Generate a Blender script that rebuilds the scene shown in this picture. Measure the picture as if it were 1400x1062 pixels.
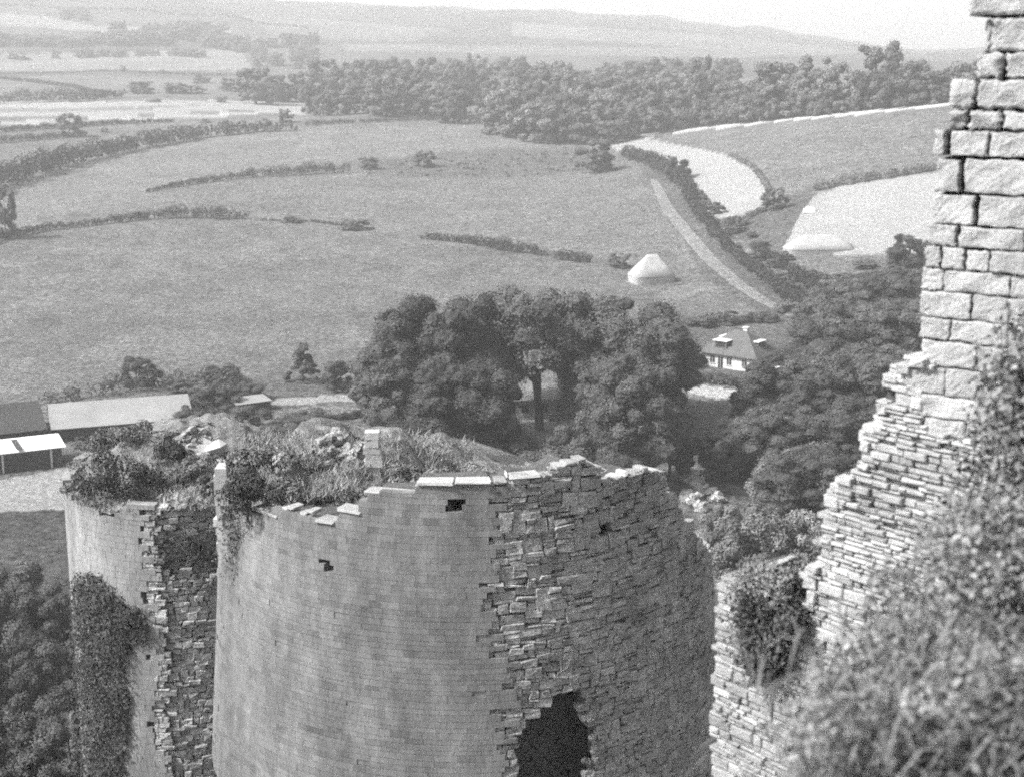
import bpy, math
import numpy as np
from math import radians as R_
for o in list(bpy.data.objects): bpy.data.objects.remove(o)
S = bpy.context.scene
COL = S.collection
# ------------------------------------------------------------------ camera
PITCH = R_(12.9); CAMZ = 52.0; F = 1950.0
cam = bpy.data.cameras.new('camera'); co = bpy.data.objects.new('camera', cam); COL.objects.link(co)
co.location = (0, 0, CAMZ); co.rotation_euler = (math.pi/2-PITCH, 0, 0)
cam.sensor_width = 36; cam.lens = F/1400*36; cam.clip_start = .1; cam.clip_end = 12000
cam.dof.use_dof = True; cam.dof.focus_distance = 75; cam.dof.aperture_fstop = 1.9
S.camera = co
# ------------------------------------------------------------------ light
SUN_EL, SUN_AZ = 45, -107            # azimuth measured from +Y, negative = left
w = bpy.data.worlds.new('World'); S.world = w; w.use_nodes = True
nt = w.node_tree; bg = nt.nodes['Background']
sky = nt.nodes.new('ShaderNodeTexSky'); sky.sky_type = 'NISHITA'; sky.sun_disc = False
sky.sun_elevation = R_(SUN_EL); sky.sun_rotation = R_(SUN_AZ); sky.dust_density = 4; sky.air_density = 1
bw = nt.nodes.new('ShaderNodeRGBToBW')
nt.links.new(sky.outputs[0], bw.inputs[0]); nt.links.new(bw.outputs[0], bg.inputs[0]); bg.inputs[1].default_value = .15
sl = bpy.data.lights.new('sun', 'SUN'); sl.energy = 4.4; sl.angle = R_(3); sl.color = (1, .995, .985)
so = bpy.data.objects.new('sun', sl); COL.objects.link(so)
el, az = R_(SUN_EL), R_(SUN_AZ)
from mathutils import Vector
so.rotation_euler = Vector((math.sin(az)*math.cos(el), math.cos(az)*math.cos(el), math.sin(el))).to_track_quat('Z', 'Y').to_euler()
S.view_settings.view_transform = 'Standard'; S.view_settings.look = 'None'; S.view_settings.gamma = 1
S.view_settings.exposure = 1.0
S.render.engine = 'CYCLES'
S.cycles.use_denoising = False
S.cycles.use_adaptive_sampling = True; S.cycles.adaptive_threshold = .04; S.cycles.adaptive_min_samples = 24
S.cycles.max_bounces = 5; S.cycles.diffuse_bounces = 3; S.cycles.volume_bounces = 2; S.cycles.caustics_reflective = False; S.cycles.caustics_refractive = False
S.cycles.filter_width = 2.0
S.cycles.sample_clamp_indirect = 4
# ------------------------------------------------------------------ pixel / ground maths
cp, sp = math.cos(PITCH), math.sin(PITCH)
def ray(px, py):
    x = (np.asarray(px, float)-700)/F; v = (531-np.asarray(py, float))/F
    return np.stack([x+0*v, cp+sp*v+0*x, -sp+cp*v+0*x], -1)
def project(P):
    d = P-np.array([0, 0, CAMZ]); dep = d[..., 1]*cp-d[..., 2]*sp; up = d[..., 1]*sp+d[..., 2]*cp
    dep = np.where(dep > .5, dep, .5)
    return 700+F*d[..., 0]/dep, 531-F*up/dep, dep
def sstep(a, b, x):
    t = np.clip((x-a)/(b-a), 0, 1); return t*t*(3-2*t)
def snoise(x, y, scale, seed=0, n=10):
    g = np.random.default_rng(seed); s = 0
    for i in range(n):
        a = g.uniform(0, 2*math.pi); k = 2*math.pi/scale*g.uniform(.5, 2); s = s+np.sin(k*(np.cos(a)*x+np.sin(a)*y)+g.uniform(0, 7))/1.5
    return s/math.sqrt(n)
pr = np.array([0, 20, 32, 45, 60, 80, 110, 150, 200, 300, 370, 450, 520, 600, 700, 900, 1200, 1600, 5000], float)
pz = np.array([30, 29, 27, 24, 20, 11, 3, 0, 0, 0, .3, 4, 9, 14, 22, 32, 42, 50, 50], float)
_rr = np.arange(0, 5000, 4.); _zz = np.interp(_rr, pr, pz); _k = np.hanning(13); _k /= _k.sum()
_zz = np.convolve(np.pad(_zz, 6, 'edge'), _k, 'valid')
rid_px = np.array([-1500, -300, 0, 330, 470, 640, 800, 940, 1080, 1180, 1240, 1330, 1500, 2500], float)
rid_py = np.array([-120, -60, -30, 0, 9, 15, 21, 32, 50, 64, 71, 70, 66, 60], float)
def height(x, y):
    r = np.hypot(x, y); z = np.interp(r, _rr, _zz)
    azt = np.where(y > 1, x/np.maximum(y, 1), np.sign(x)*9)
    B = 27*sstep(.03, .33, azt)*np.interp(r, [320, 400, 470, 545, 600, 760, 1000], [0, .48, .78, 1, .95, .55, 0])
    z = z+B*(y > 0)
    rp = np.interp(700+F*azt/1.0, rid_px, rid_py)
    H = CAMZ+2600*np.tan(np.arctan((531-rp)/F)-PITCH)
    t = sstep(1150, 2600, r)
    z = z*(1-t)+H*t
    z = z-np.clip(r-2600, 0, 9999)*.06
    amp = np.interp(r, [0, 150, 230, 500, 1200, 2500], [0, .1, .35, 1.0, 3.5, 5])
    return z+amp*snoise(x, y, 160, 3)*np.clip(1, 0, 1)
def ground(px, py):
    d = ray(px, py).reshape(-1, 3); out = np.zeros_like(d)
    ts = np.concatenate([np.arange(30, 1200, 1.), np.arange(1200, 4200, 4.)])
    for i, q in enumerate(d):
        P = q*ts[:, None]; zz = P[:, 2]+CAMZ-height(P[:, 0], P[:, 1]); k = np.argmax(zz < 0) if (zz < 0).any() else len(ts)-1
        if k > 0:
            f = zz[k-1]/(zz[k-1]-zz[k]+1e-9); t = ts[k-1]+(ts[k]-ts[k-1])*f
        else: t = ts[0]
        p = q*t; out[i] = (p[0], p[1], height(p[0], p[1]))
    return out
def depth(p): return p[1]*cp-(p[2]-CAMZ)*sp
def at_z(px, py, z):
    d = ray(px, py); t = (z-CAMZ)/d[..., 2]; return np.array([d[..., 0]*t, d[..., 1]*t, z+0*t])
def at_y(px, py, y):
    d = ray(px, py); t = y/d[..., 1]; return np.array([d[..., 0]*t, y+0*t, CAMZ+d[..., 2]*t])
def inpoly(px, py, poly):
    poly = np.array(poly, float); c = np.zeros(np.shape(px), bool); n = len(poly)
    for i in range(n):
        x1, y1 = poly[i]; x2, y2 = poly[i-1]
        if y1 == y2: continue
        c ^= ((y1 > py) != (y2 > py)) & (px < (x2-x1)*(py-y1)/(y2-y1)+x1)
    return c
# ------------------------------------------------------------------ object helpers
def tag(o, label=None, cat=None, group=None, kind=None):
    if label: o['label'] = label
    if cat: o['category'] = cat
    if group: o['group'] = group
    if kind: o['kind'] = kind
    return o
def empty(name, loc, rz=0, **k):
    o = bpy.data.objects.new(name, None); COL.objects.link(o); o.location = [float(a) for a in loc]; o.rotation_euler = (0, 0, rz); o.empty_display_size = .5
    return tag(o, **k)
def mesh(name, V, Fc, mat, parent=None, tone=None, smooth=False, mats=None, midx=None):
    V = np.asarray(V, np.float32); Fc = np.asarray(Fc, np.int32)
    me = bpy.data.meshes.new(name); k = Fc.shape[1]
    me.vertices.add(len(V)); me.vertices.foreach_set('co', V.ravel())
    me.loops.add(Fc.size); me.loops.foreach_set('vertex_index', Fc.ravel())
    me.polygons.add(len(Fc)); me.polygons.foreach_set('loop_start', np.arange(0, Fc.size, k, dtype=np.int32)); me.polygons.foreach_set('loop_total', np.full(len(Fc), k, np.int32))
    me.update(calc_edges=True)
    me.polygons.foreach_set('use_smooth', np.full(len(Fc), bool(smooth)))
    a = me.attributes.new('tone', 'FLOAT', 'POINT')
    a.data.foreach_set('value', np.asarray(tone if tone is not None else np.ones(len(V)), np.float32))
    if mats:
        for m in mats: me.materials.append(m)
        me.polygons.foreach_set('material_index', np.asarray(midx, np.int32))
    else: me.materials.append(mat)
    me.validate()
    o = bpy.data.objects.new(name, me); COL.objects.link(o)
    if parent: o.parent = parent
    return o
class MB:
    """collects quads"""
    def __init__(s): s.V = []; s.F = []; s.T = []; s.n = 0
    def add(s, V, Fq, t=1.0):
        V = np.asarray(V, float).reshape(-1, 3); Fq = np.asarray(Fq, int)
        if Fq.shape[1] == 3: Fq = np.hstack([Fq, Fq[:, 2:]])
        s.V.append(V); s.F.append(Fq+s.n); s.T.append(np.zeros(len(V))+t); s.n += len(V)
    def box(s, c, size, rz=0, t=1.0, top=None, bev=0):
        x, y, z = [a/2 for a in size]; tx, ty = (x, y) if top is None else (top[0]/2, top[1]/2)
        P = np.array([[-x, -y, -z], [x, -y, -z], [x, y, -z], [-x, y, -z], [-tx, -ty, z], [tx, -ty, z], [tx, ty, z], [-tx, ty, z]])
        a, b = math.cos(rz), math.sin(rz); P = np.stack([P[:, 0]*a-P[:, 1]*b, P[:, 0]*b+P[:, 1]*a, P[:, 2]], 1)+np.array(c)
        s.add(P, [[0, 3, 2, 1], [4, 5, 6, 7], [0, 1, 5, 4], [1, 2, 6, 5], [2, 3, 7, 6], [3, 0, 4, 7]], t)
    def tube(s, path, rad, n=7, t=1.0):
        path = np.asarray(path, float); m = len(path); V = []
        for i in range(m):
            d = path[min(i+1, m-1)]-path[max(i-1, 0)]; d /= np.linalg.norm(d)+1e-9
            u = np.cross(d, [0.3, 1, .2]); u /= np.linalg.norm(u)+1e-9; v = np.cross(d, u)
            a = np.arange(n)*2*math.pi/n
            V.append(path[i]+rad[i]*(np.cos(a)[:, None]*u+np.sin(a)[:, None]*v))
        Fq = [[i*n+j, i*n+(j+1) % n, (i+1)*n+(j+1) % n, (i+1)*n+j] for i in range(m-1) for j in range(n)]
        s.add(np.concatenate(V), Fq, t)
    def build(s, name, mat, parent=None, smooth=False):
        Fq = np.concatenate(s.F); V = np.concatenate(s.V); T = np.concatenate(s.T)
        tri = Fq[:, 2] == Fq[:, 3]
        if tri.any():
            me = bpy.data.meshes.new(name); me.from_pydata([tuple(v) for v in V], [], [tuple(f[:3]) if q else tuple(f) for f, q in zip(Fq.tolist(), tri)])
            a = me.attributes.new('tone', 'FLOAT', 'POINT'); a.data.foreach_set('value', T.astype(np.float32)); me.materials.append(mat)
            me.polygons.foreach_set('use_smooth', np.full(len(me.polygons), bool(smooth)))
            o = bpy.data.objects.new(name, me); COL.objects.link(o)
            if parent: o.parent = parent
            return o
        return mesh(name, V, Fq, mat, parent, T, smooth)
# ------------------------------------------------------------------ materials
def mat(name, base, rough=.9, n1=(1.0, .3), n2=(6.0, .25), n3=None, bump=0.0, bscale=8.0, tone=True, objrand=0.0, spec=.2, stretch=None, damp=False):
    m = bpy.data.materials.new(name); m.use_nodes = True; t = m.node_tree; N = t.nodes; L = t.links
    b = N['Principled BSDF']; b.inputs['Roughness'].default_value = rough; b.inputs['Specular IOR Level'].default_value = spec
    tc = N.new('ShaderNodeTexCoord'); vec = tc.outputs['Object']
    if stretch:
        mp = N.new('ShaderNodeMapping'); mp.inputs['Scale'].default_value = stretch; L.new(vec, mp.inputs[0]); vec = mp.outputs[0]
    cur = None
    def mul(a, bb):
        q = N.new('ShaderNodeMath'); q.operation = 'MULTIPLY'
        for i, v in enumerate((a, bb)):
            if isinstance(v, (int, float)): q.inputs[i].default_value = v
            else: L.new(v, q.inputs[i])
        return q.outputs[0]
    cur = base
    for k in (n1, n2, n3):
        if not k: continue
        n = N.new('ShaderNodeTexNoise'); n.inputs['Scale'].default_value = k[0]; n.inputs['Detail'].default_value = 5; n.inputs['Roughness'].default_value = .6; L.new(vec, n.inputs[0])
        r = N.new('ShaderNodeMapRange'); r.inputs['From Min'].default_value = .3; r.inputs['From Max'].default_value = .7
        r.inputs['To Min'].default_value = 1-k[1]; r.inputs['To Max'].default_value = 1+k[1]; L.new(n.outputs[0], r.inputs[0]); cur = mul(r.outputs[0], cur)
    if damp:
        at = N.new('ShaderNodeAttribute'); at.attribute_name = 'tone'; mr = N.new('ShaderNodeMapRange'); mr.inputs['From Min'].default_value = .1; mr.inputs['From Max'].default_value = .19
        mr.inputs['To Min'].default_value = 1; mr.inputs['To Max'].default_value = .3; L.new(at.outputs['Fac'], mr.inputs[0])
        sb = N.new('ShaderNodeMath'); sb.operation = 'SUBTRACT'; L.new(cur, sb.inputs[0]); sb.inputs[1].default_value = 1; k_ = mul(sb.outputs[0], mr.outputs[0])
        ad = N.new('ShaderNodeMath'); ad.operation = 'ADD'; L.new(k_, ad.inputs[0]); ad.inputs[1].default_value = 1; cur = ad.outputs[0]
    if tone:
        a = N.new('ShaderNodeAttribute'); a.attribute_name = 'tone'; cur = mul(a.outputs['Fac'], cur)
    if objrand:
        oi = N.new('ShaderNodeObjectInfo'); r = N.new('ShaderNodeMapRange'); r.inputs['To Min'].default_value = 1-objrand; r.inputs['To Max'].default_value = 1+objrand
        L.new(oi.outputs['Random'], r.inputs[0]); cur = mul(r.outputs[0], cur)
    c = N.new('ShaderNodeCombineColor')
    for i in range(3): L.new(cur, c.inputs[i])
    L.new(c.outputs[0], b.inputs['Base Color'])
    if bump:
        n = N.new('ShaderNodeTexNoise'); n.inputs['Scale'].default_value = bscale; n.inputs['Detail'].default_value = 6; n.inputs['Roughness'].default_value = .65; L.new(vec, n.inputs[0])
        bp = N.new('ShaderNodeBump'); bp.inputs['Strength'].default_value = 1; bp.inputs['Distance'].default_value = bump; L.new(n.outputs[0], bp.inputs['Height']); L.new(bp.outputs[0], b.inputs['Normal'])
    return m
M = dict(
    ground=mat('grass_ground', 1.0, n1=(.05, .2), n2=(.33, .32), n3=(1.1, .75), bump=.8, bscale=.7, damp=True),
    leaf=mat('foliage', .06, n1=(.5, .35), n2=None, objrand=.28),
    farleaf=mat('far_foliage', .095, n1=(.15, .3), n2=None, objrand=.3),  # paler than the near leaves, part of the distance haze put into the colour
    weed=mat('weed_foliage', .13, n1=(1.2, .5), n2=None, objrand=.2),
    hedgeleaf=mat('hedge_foliage', .03, n1=(.15, .3), n2=None, objrand=.2),
    paleleaf=mat('pale_foliage', .13, n1=(.8, .3), n2=None, objrand=.15),
    nearleaf=mat('near_foliage', .145, n1=(1.6, .55), n2=(7, .3), objrand=.1),
    ivy=mat('ivy_foliage', .04, n1=(1.2, .5), n2=None, objrand=.15),
    turf=mat('turf', .15, n1=(.5, .3), n2=(2.2, .3), n3=(12, .4), bump=.12, bscale=6),
    blade=mat('grass_blades', .2, n1=(.9, .35), n2=None),
    bark=mat('bark', .06, n1=(2, .3), n2=(9, .3), bump=.05),
    twig=mat('twigs', .38, n1=(3, .2), n2=None),
    ashlar=mat('ashlar', .135, stretch=(1, 1, .3), n1=(.35, .36), n2=(1.8, .22), n3=(12, .16), bump=.012, bscale=9),
    rubble=mat('rubble', .25, n1=(.6, .25), n2=(3.0, .3), n3=(12, .35), bump=.1, bscale=8),
    keep=mat('keep_stone', .29, n1=(.8, .1), n2=(5, .14), n3=(34, .2), bump=.02, bscale=26),
    slab=mat('slab_stone', .31, n1=(1.2, .16), n2=(7, .18), n3=(40, .18), bump=.02, bscale=30),
    mortar=mat('core_mortar', .07, n1=(1, .3), n2=(6, .3), bump=.06, bscale=6),
    plaster=mat('white_plaster', .45, n1=(.6, .08), n2=(4, .08)),
    tile=mat('roof_tile', .09, n1=(.8, .15), n2=(5, .25), bump=.05, bscale=5),
    sheet=mat('roof_sheet', .21, n1=(.25, .12), n2=(3, .1), bump=.03, bscale=3),
    darksheet=mat('dark_roof', .045, n1=(.3, .12), n2=(4, .15), bump=.03),
    whitesheet=mat('white_roof', .6, n1=(.4, .12), n2=(3, .1)),
    board=mat('dark_boards', .06, n1=(.6, .3), n2=(4, .3), bump=.03),
    hay=mat('pale_thatch', .3, n1=(.5, .12), n2=(3, .15), bump=.12, bscale=3),
    glass=mat('window_glass', .03, rough=.2, n1=None, n2=None, spec=.5),
)
# ------------------------------------------------------------------ ground sheet
def build_ground():
    a1 = np.concatenate([np.linspace(-180, -26, 50)[:-1], np.linspace(-26, 26, 1000), np.linspace(26, 180, 50)[1:-1]])
    r = [3.]; 
    while r[-1] < 3500:
        q = r[-1]; r.append(q+max(.4, min(q*q/52*.00135, q*.02, 14)) if q > 60 else q+3)
    r = np.array(r); A, Rr = np.meshgrid(np.radians(a1), r); X = np.sin(A)*Rr; Y = np.cos(A)*Rr; Z = height(X, Y)
    na, nr = len(a1), len(r); idx = np.arange(na*nr).reshape(nr, na); nx = np.roll(idx, -1, 1)
    Fq = np.stack([idx[:-1], idx[1:], nx[1:], nx[:-1]], -1).reshape(-1, 4)
    V = np.stack([X, Y, Z], -1).reshape(-1, 3)
    px, py, _ = project(V); vis = (V[:, 1] > 60)
    px = px+1.6*snoise(V[:, 0], V[:, 1], 25, 5); py = py+.7*snoise(V[:, 0], V[:, 1], 18, 6)
    T = np.full(len(V), .155)
    r_ = np.hypot(V[:, 0], V[:, 1])
    T = np.where(r_ > 1150, .095*(1+.22*snoise(V[:, 0], V[:, 1]*.5, 420, 31)), T)
    T *= 1+.11*snoise(V[:, 0], V[:, 1], 90, 9)+.12*snoise(V[:, 0], V[:, 1]*.6, 14, 10)*(r_ < 700)+.07*snoise(V[:, 0]*.7, V[:, 1], 5, 12)*(r_ < 500)
    def paint(poly, v, rel=0):
        k = inpoly(px, py, poly) & vis; T[k] = v*(1+.05*snoise(V[k, 0], V[k, 1], 30, 77))
    paint([(0, 690), (95, 690), (95, 1100), (-400, 1100), (-400, 690)], .07)
    # far hillside strips
    paint([(-100, 14), (60, 22), (130, 36), (330, 44), (165, 46), (60, 38), (-100, 30)], .23)
    paint([(-300, 80), (330, 68), (345, 97), (-300, 97)], .20)
    paint([(470, 60), (640, 62), (940, 66), (1100, 74), (1000, 80), (700, 74), (470, 70)], .165)
    paint([(700, 30), (1000, 50), (1180, 72), (1100, 78), (900, 62), (700, 50)], .17)
    paint([(330, 20), (620, 40), (560, 58), (380, 50)], .15)
    paint([(-300, 143), (200, 139), (300, 137), (415, 139), (418, 158), (330, 151), (190, 158), (-300, 163)], .36)
    paint([(-300, 150), (150, 147), (290, 143), (180, 152), (-300, 158)], .22)
    paint([(0, 166), (170, 161), (300, 155), (415, 150), (300, 160), (0, 172)], .42)
    paint([(-200, 256), (0, 256), (130, 218), (280, 190), (400, 180), (700, 168), (800, 190), (700, 205), (480, 222), (200, 262), (120, 290), (-200, 330)], .185)
    paint([(200, 262), (480, 232), (860, 236), (900, 270), (940, 330), (870, 360), (575, 325), (340, 295), (120, 292)], .165)
    # scrubby bank
    paint([(470, 222), (650, 205), (800, 205), (850, 232), (700, 243), (500, 242)], .125)
    # bank left of the track
    paint([(870, 225), (930, 215), (960, 290), (1010, 350), (1110, 430), (1060, 440), (960, 380), (905, 270)], .115)
    paint([(960, 290), (1040, 290), (1110, 255), (1120, 300), (1070, 350), (1120, 420), (1110, 430), (1010, 350)], .12)
    # pale fields
    paint([(833, 199), (850, 192), (880, 189), (930, 199), (985, 210), (1025, 228), (1047, 258), (1042, 282), (1010, 296), (975, 300), (945, 285), (944, 262), (936, 240), (905, 219), (850, 208)], .40)
    paint([(873, 180), (885, 174), (903, 174), (900, 183), (882, 188)], .62)
    paint([(915, 180), (960, 170), (960, 176), (925, 184)], .62)
    paint([(905, 188), (960, 178), (1040, 168), (1180, 155), (1320, 142), (1320, 222), (1200, 240), (1110, 258), (1050, 240), (1010, 214), (960, 200)], .17)
    paint([(1070, 345), (1090, 300), (1112, 268), (1150, 254), (1320, 228), (1320, 345), (1180, 350)], .40)
    paint([(950, 174), (1040, 163), (1180, 150), (1320, 136), (1320, 143), (1180, 156), (1040, 169), (950, 180)], .66)
    paint([(200, 520), (500, 520), (500, 548), (380, 560), (200, 560)], .11)
    # yard and lanes by the barns, lane by the cottage
    paint([(-300, 665), (0, 656), (110, 636), (240, 630), (240, 690), (95, 696), (-300, 712)], .34)
    paint([(-300, 650), (0, 642), (150, 622), (150, 630), (0, 650), (-300, 660)], .10)
    paint([(372, 546), (480, 539), (500, 540), (500, 547), (372, 556)], .36)
    paint([(905, 523), (930, 521), (1010, 533), (1015, 545), (980, 545), (930, 534)], .5)
    paint([(930, 545), (1000, 545), (1010, 640), (930, 640)], .16)
    paint([(690, 545), (800, 545), (800, 600), (690, 600)], .32)
    paint([(900, 430), (1080, 430), (1080, 520), (900, 515)], .12)
    paint([(890, 405), (950, 385), (975, 385), (930, 415), (905, 425)], .2)
    T = np.where(T > .3, T*.58, T*.6)
    o = mesh('ground', V, Fq, M['ground'], tone=T, smooth=True); tag(o, kind='structure'); return o
build_ground()
def strip(name, pts, wd, lift, m, tone):
    G = ground([p[0] for p in pts], [p[1] for p in pts]); P = []
    for i in range(len(G)-1):
        for k in range(12): P.append(G[i]+(G[i+1]-G[i])*k/12)
    P = np.array(P+[G[-1]]); d = np.gradient(P[:, :2], axis=0); n = np.stack([-d[:, 1], d[:, 0]], 1); n /= np.linalg.norm(n, axis=1)[:, None]+1e-9
    cols = []
    W = np.interp(np.arange(len(P)), np.linspace(0, len(P)-1, len(wd)), wd)
    for s in np.linspace(-.5, .5, 5):
        q = P[:, :2]+n*(W*s)[:, None]; cols.append(np.column_stack([q, height(q[:, 0], q[:, 1])+lift+.06*(1-abs(s)*2)]))
    V = np.stack(cols, 1); m_ = len(P); idx = np.arange(m_*5).reshape(m_, 5)
    Fq = np.stack([idx[:-1, :-1], idx[1:, :-1], idx[1:, 1:], idx[:-1, 1:]], -1).reshape(-1, 4)
    o = mesh(name, V.reshape(-1, 3), Fq, m, tone=np.full(m_*5, tone), smooth=True); tag(o, kind='structure'); return o
strip('track', [(893, 246), (912, 285), (940, 320), (975, 360), (1010, 390), (1050, 415), (1094, 436)], [2.4, 3.8, 3.8, 3.6, 3.4, 3.4], .12, M['ground'], .145)
strip('path', [(1008, 330), (1040, 360), (1080, 388), (1120, 415)], [2.2, 2, 1.6, 1.4], .12, M['ground'], .11)
# ------------------------------------------------------------------ foliage
rng = np.random.default_rng(7)
def rdir(n, g=rng):
    v = g.normal(size=(n, 3)); return v/np.linalg.norm(v, axis=1)[:, None]
def leaves(C, Nn, size, tone, g=rng, asp=.62):
    n = len(C); Nn = Nn/(np.linalg.norm(Nn, axis=1)[:, None]+1e-9); t = rdir(n, g); u = np.cross(Nn, t); u /= np.linalg.norm(u, axis=1)[:, None]+1e-9; v = np.cross(Nn, u)
    s = np.asarray(size)*np.ones(n); s = (s*g.uniform(.6, 1.3, n))[:, None]
    V = np.stack([C+u*s*.5, C+v*s*.5*asp, C-u*s*.5, C-v*s*.5*asp], 1).reshape(-1, 3)
    return V, np.arange(4*n).reshape(n, 4), np.repeat(tone, 4)
def blob_leaves(BC, BR, nleaf, size, g=rng, flat=.75, zmin=-.6, spread=.42):
    """leaf quads over a set of blobs; every blob gets a share by area"""
    BC = np.asarray(BC, float); BR = np.asarray(BR, float); p = BR**2/np.sum(BR**2); k = g.choice(len(BC), nleaf, p=p)
    d = rdir(nleaf*2, g); d = d[d[:, 2] > zmin][:nleaf]; k = k[:len(d)]; n = len(d)
    rad = BR[k]*np.clip(g.normal(.95, .1, n), .3, 1.3)
    C = BC[k]+d*rad[:, None]*np.array([1, 1, flat]); Nn = d+g.normal(size=(n, 3))*spread*.8
    Nn[:, 2] += .25
    bt = g.uniform(.6, 1.5, len(BC))
    return leaves(C, Nn, size, bt[k]*g.uniform(.7, 1.3, n), g)
def cores(BC, BR, f, g, flat=.75):
    nu, nv_ = 9, 6; a = np.arange(nu)*2*math.pi/nu; b = np.linspace(-1.5, 1.5, nv_); A, B = np.meshgrid(a, b)
    U = np.stack([np.cos(A)*np.cos(B), np.sin(A)*np.cos(B), np.sin(B)*flat], -1).reshape(-1, 3); n = len(U)
    V = BC[:, None]+U[None]*(BR*f)[:, None, None]*(1+.14*g.normal(size=(len(BC), n, 1)))
    i = np.arange(n).reshape(nv_, nu); nx = np.roll(i, -1, 1); Fq = np.stack([i[:-1], nx[:-1], nx[1:], i[1:]], -1).reshape(-1, 4)
    return V.reshape(-1, 3), (Fq[None]+n*np.arange(len(BC))[:, None, None]).reshape(-1, 4), np.full(n*len(BC), .8)
def crown_blobs(g, H, W, n, kind='round', low=.22):
    a = g.uniform(0, 2*math.pi, n); zt = g.uniform(0, 1, n); 
    z = low*H+(1-low)*H*(.08+.82*zt)
    tt = (z-low*H)/((1-low)*H)
    if kind == 'round': prof = np.sqrt(np.clip(1-((tt-.45)/.62)**2, .05, 1))
    elif kind == 'cone': prof = np.clip(1.15-tt*1.05, .08, 1)*np.clip(tt*5+.4, 0, 1)
    else: prof = np.sqrt(np.clip(1-((tt-.3)/.75)**2, .05, 1))
    rr = W/2*prof*np.sqrt(g.uniform(.3, 1, n))*.85
    lob = 1+.18*np.sin(3*a+g.uniform(0, 6))+.1*np.sin(5*a+g.uniform(0, 6))
    BC = np.stack([np.cos(a)*rr*lob, np.sin(a)*rr*lob, z], 1); BR = W*g.uniform(.075, .15, n)*(.75 if kind == 'cone' else 1)
    return BC, BR
def trunk_mb(g, H, W, BC, r0):
    mb = MB(); top = .75*H; path = [(0, 0, -.6), (g.normal()*.1, g.normal()*.1, H*.2), (g.normal()*.3, g.normal()*.3, H*.45), (g.normal()*.4, g.normal()*.4, top)]
    mb.tube(path, [r0*1.25, r0, r0*.7, r0*.2], 8)
    for k in g.choice(len(BC), min(9, len(BC)), replace=False):
        h = g.uniform(.22, .55)*H; e = BC[k]; s = np.array([0, 0, h]); mid = s*.5+e*.5+np.array([0, 0, H*.03])
        if e[2] > h: mb.tube([s, mid, e], [r0*.45, r0*.28, r0*.08], 6)
    return mb
class Tree:
    def __init__(s, seed, H, W, nb, nl, size, kind='round', low=.22, m='leaf', r0=.35, flat=.95):
        g = np.random.default_rng(seed); s.H, s.W = H, W
        BC, BR = crown_blobs(g, H, W, nb, kind, low)
        V, Fq, T = blob_leaves(BC, BR, nl, size, g, flat)
        zmax = np.percentile(V[:, 2], 99.6); wx = np.percentile(np.abs(V[:, 0]), 98)*2
        s.zm, s.wx = zmax, wx
        V2, F2, T2 = cores(BC, BR, .76, g, flat); Fq = np.concatenate([Fq, F2+len(V)]); V = np.concatenate([V, V2]); T = np.concatenate([T, T2])
        s.crown = mesh('crown', V, Fq, M[m], tone=T); s.trunk = trunk_mb(g, H, W, BC, r0).build('trunk', M['bark'])
        s.used = False
    def place(s, name, loc, h, wd, rz, **k):
        e = empty(name, loc, rz, **k); e.scale = (wd/s.wx, wd/s.wx, h/s.zm)
        for c in (s.crown, s.trunk):
            if s.used: c = c.copy(); COL.objects.link(c)
            c.parent = e
        s.used = True; return e
    def drop(s):
        if not s.used: bpy.data.objects.remove(s.crown); bpy.data.objects.remove(s.trunk)
NEAR = [Tree(100+i, 20, 16, 110, 30000, .30, 'round', low=.16, r0=.4) for i in range(4)]
NEARB = [Tree(120+i, 8, 9, 44, 11000, .25, 'dome', low=.0, r0=.2) for i in range(3)]
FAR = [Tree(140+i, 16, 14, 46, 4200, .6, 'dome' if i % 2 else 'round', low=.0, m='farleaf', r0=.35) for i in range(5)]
CONE = Tree(160, 8, 6, 46, 6500, .32, 'cone', low=.05, r0=.18)
PALEB = [Tree(170+i, 6, 8, 40, 9000, .26, 'dome', low=.0, m='paleleaf', r0=.15) for i in range(2)]
TALL = Tree(176, 20, 16, 60, 22000, .32, 'round', low=.42, r0=.4)
LIGHT = Tree(175, 18, 16, 70, 26000, .30, 'round', low=.2, m='paleleaf', r0=.35)
def tree_px(kind, px, py, hpx, wpx, name='broadleaf_tree', **k):
    g0 = ground([px], [py])[0]; dpt = depth(g0); s = dpt/F
    lst = kind if isinstance(kind, list) else [kind]; t = lst[rng.integers(len(lst))]
    return t.place(name, g0-np.array([0, 0, .2]), hpx*s*1.02, wpx*s, rng.uniform(0, 6.28), **k)
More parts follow.
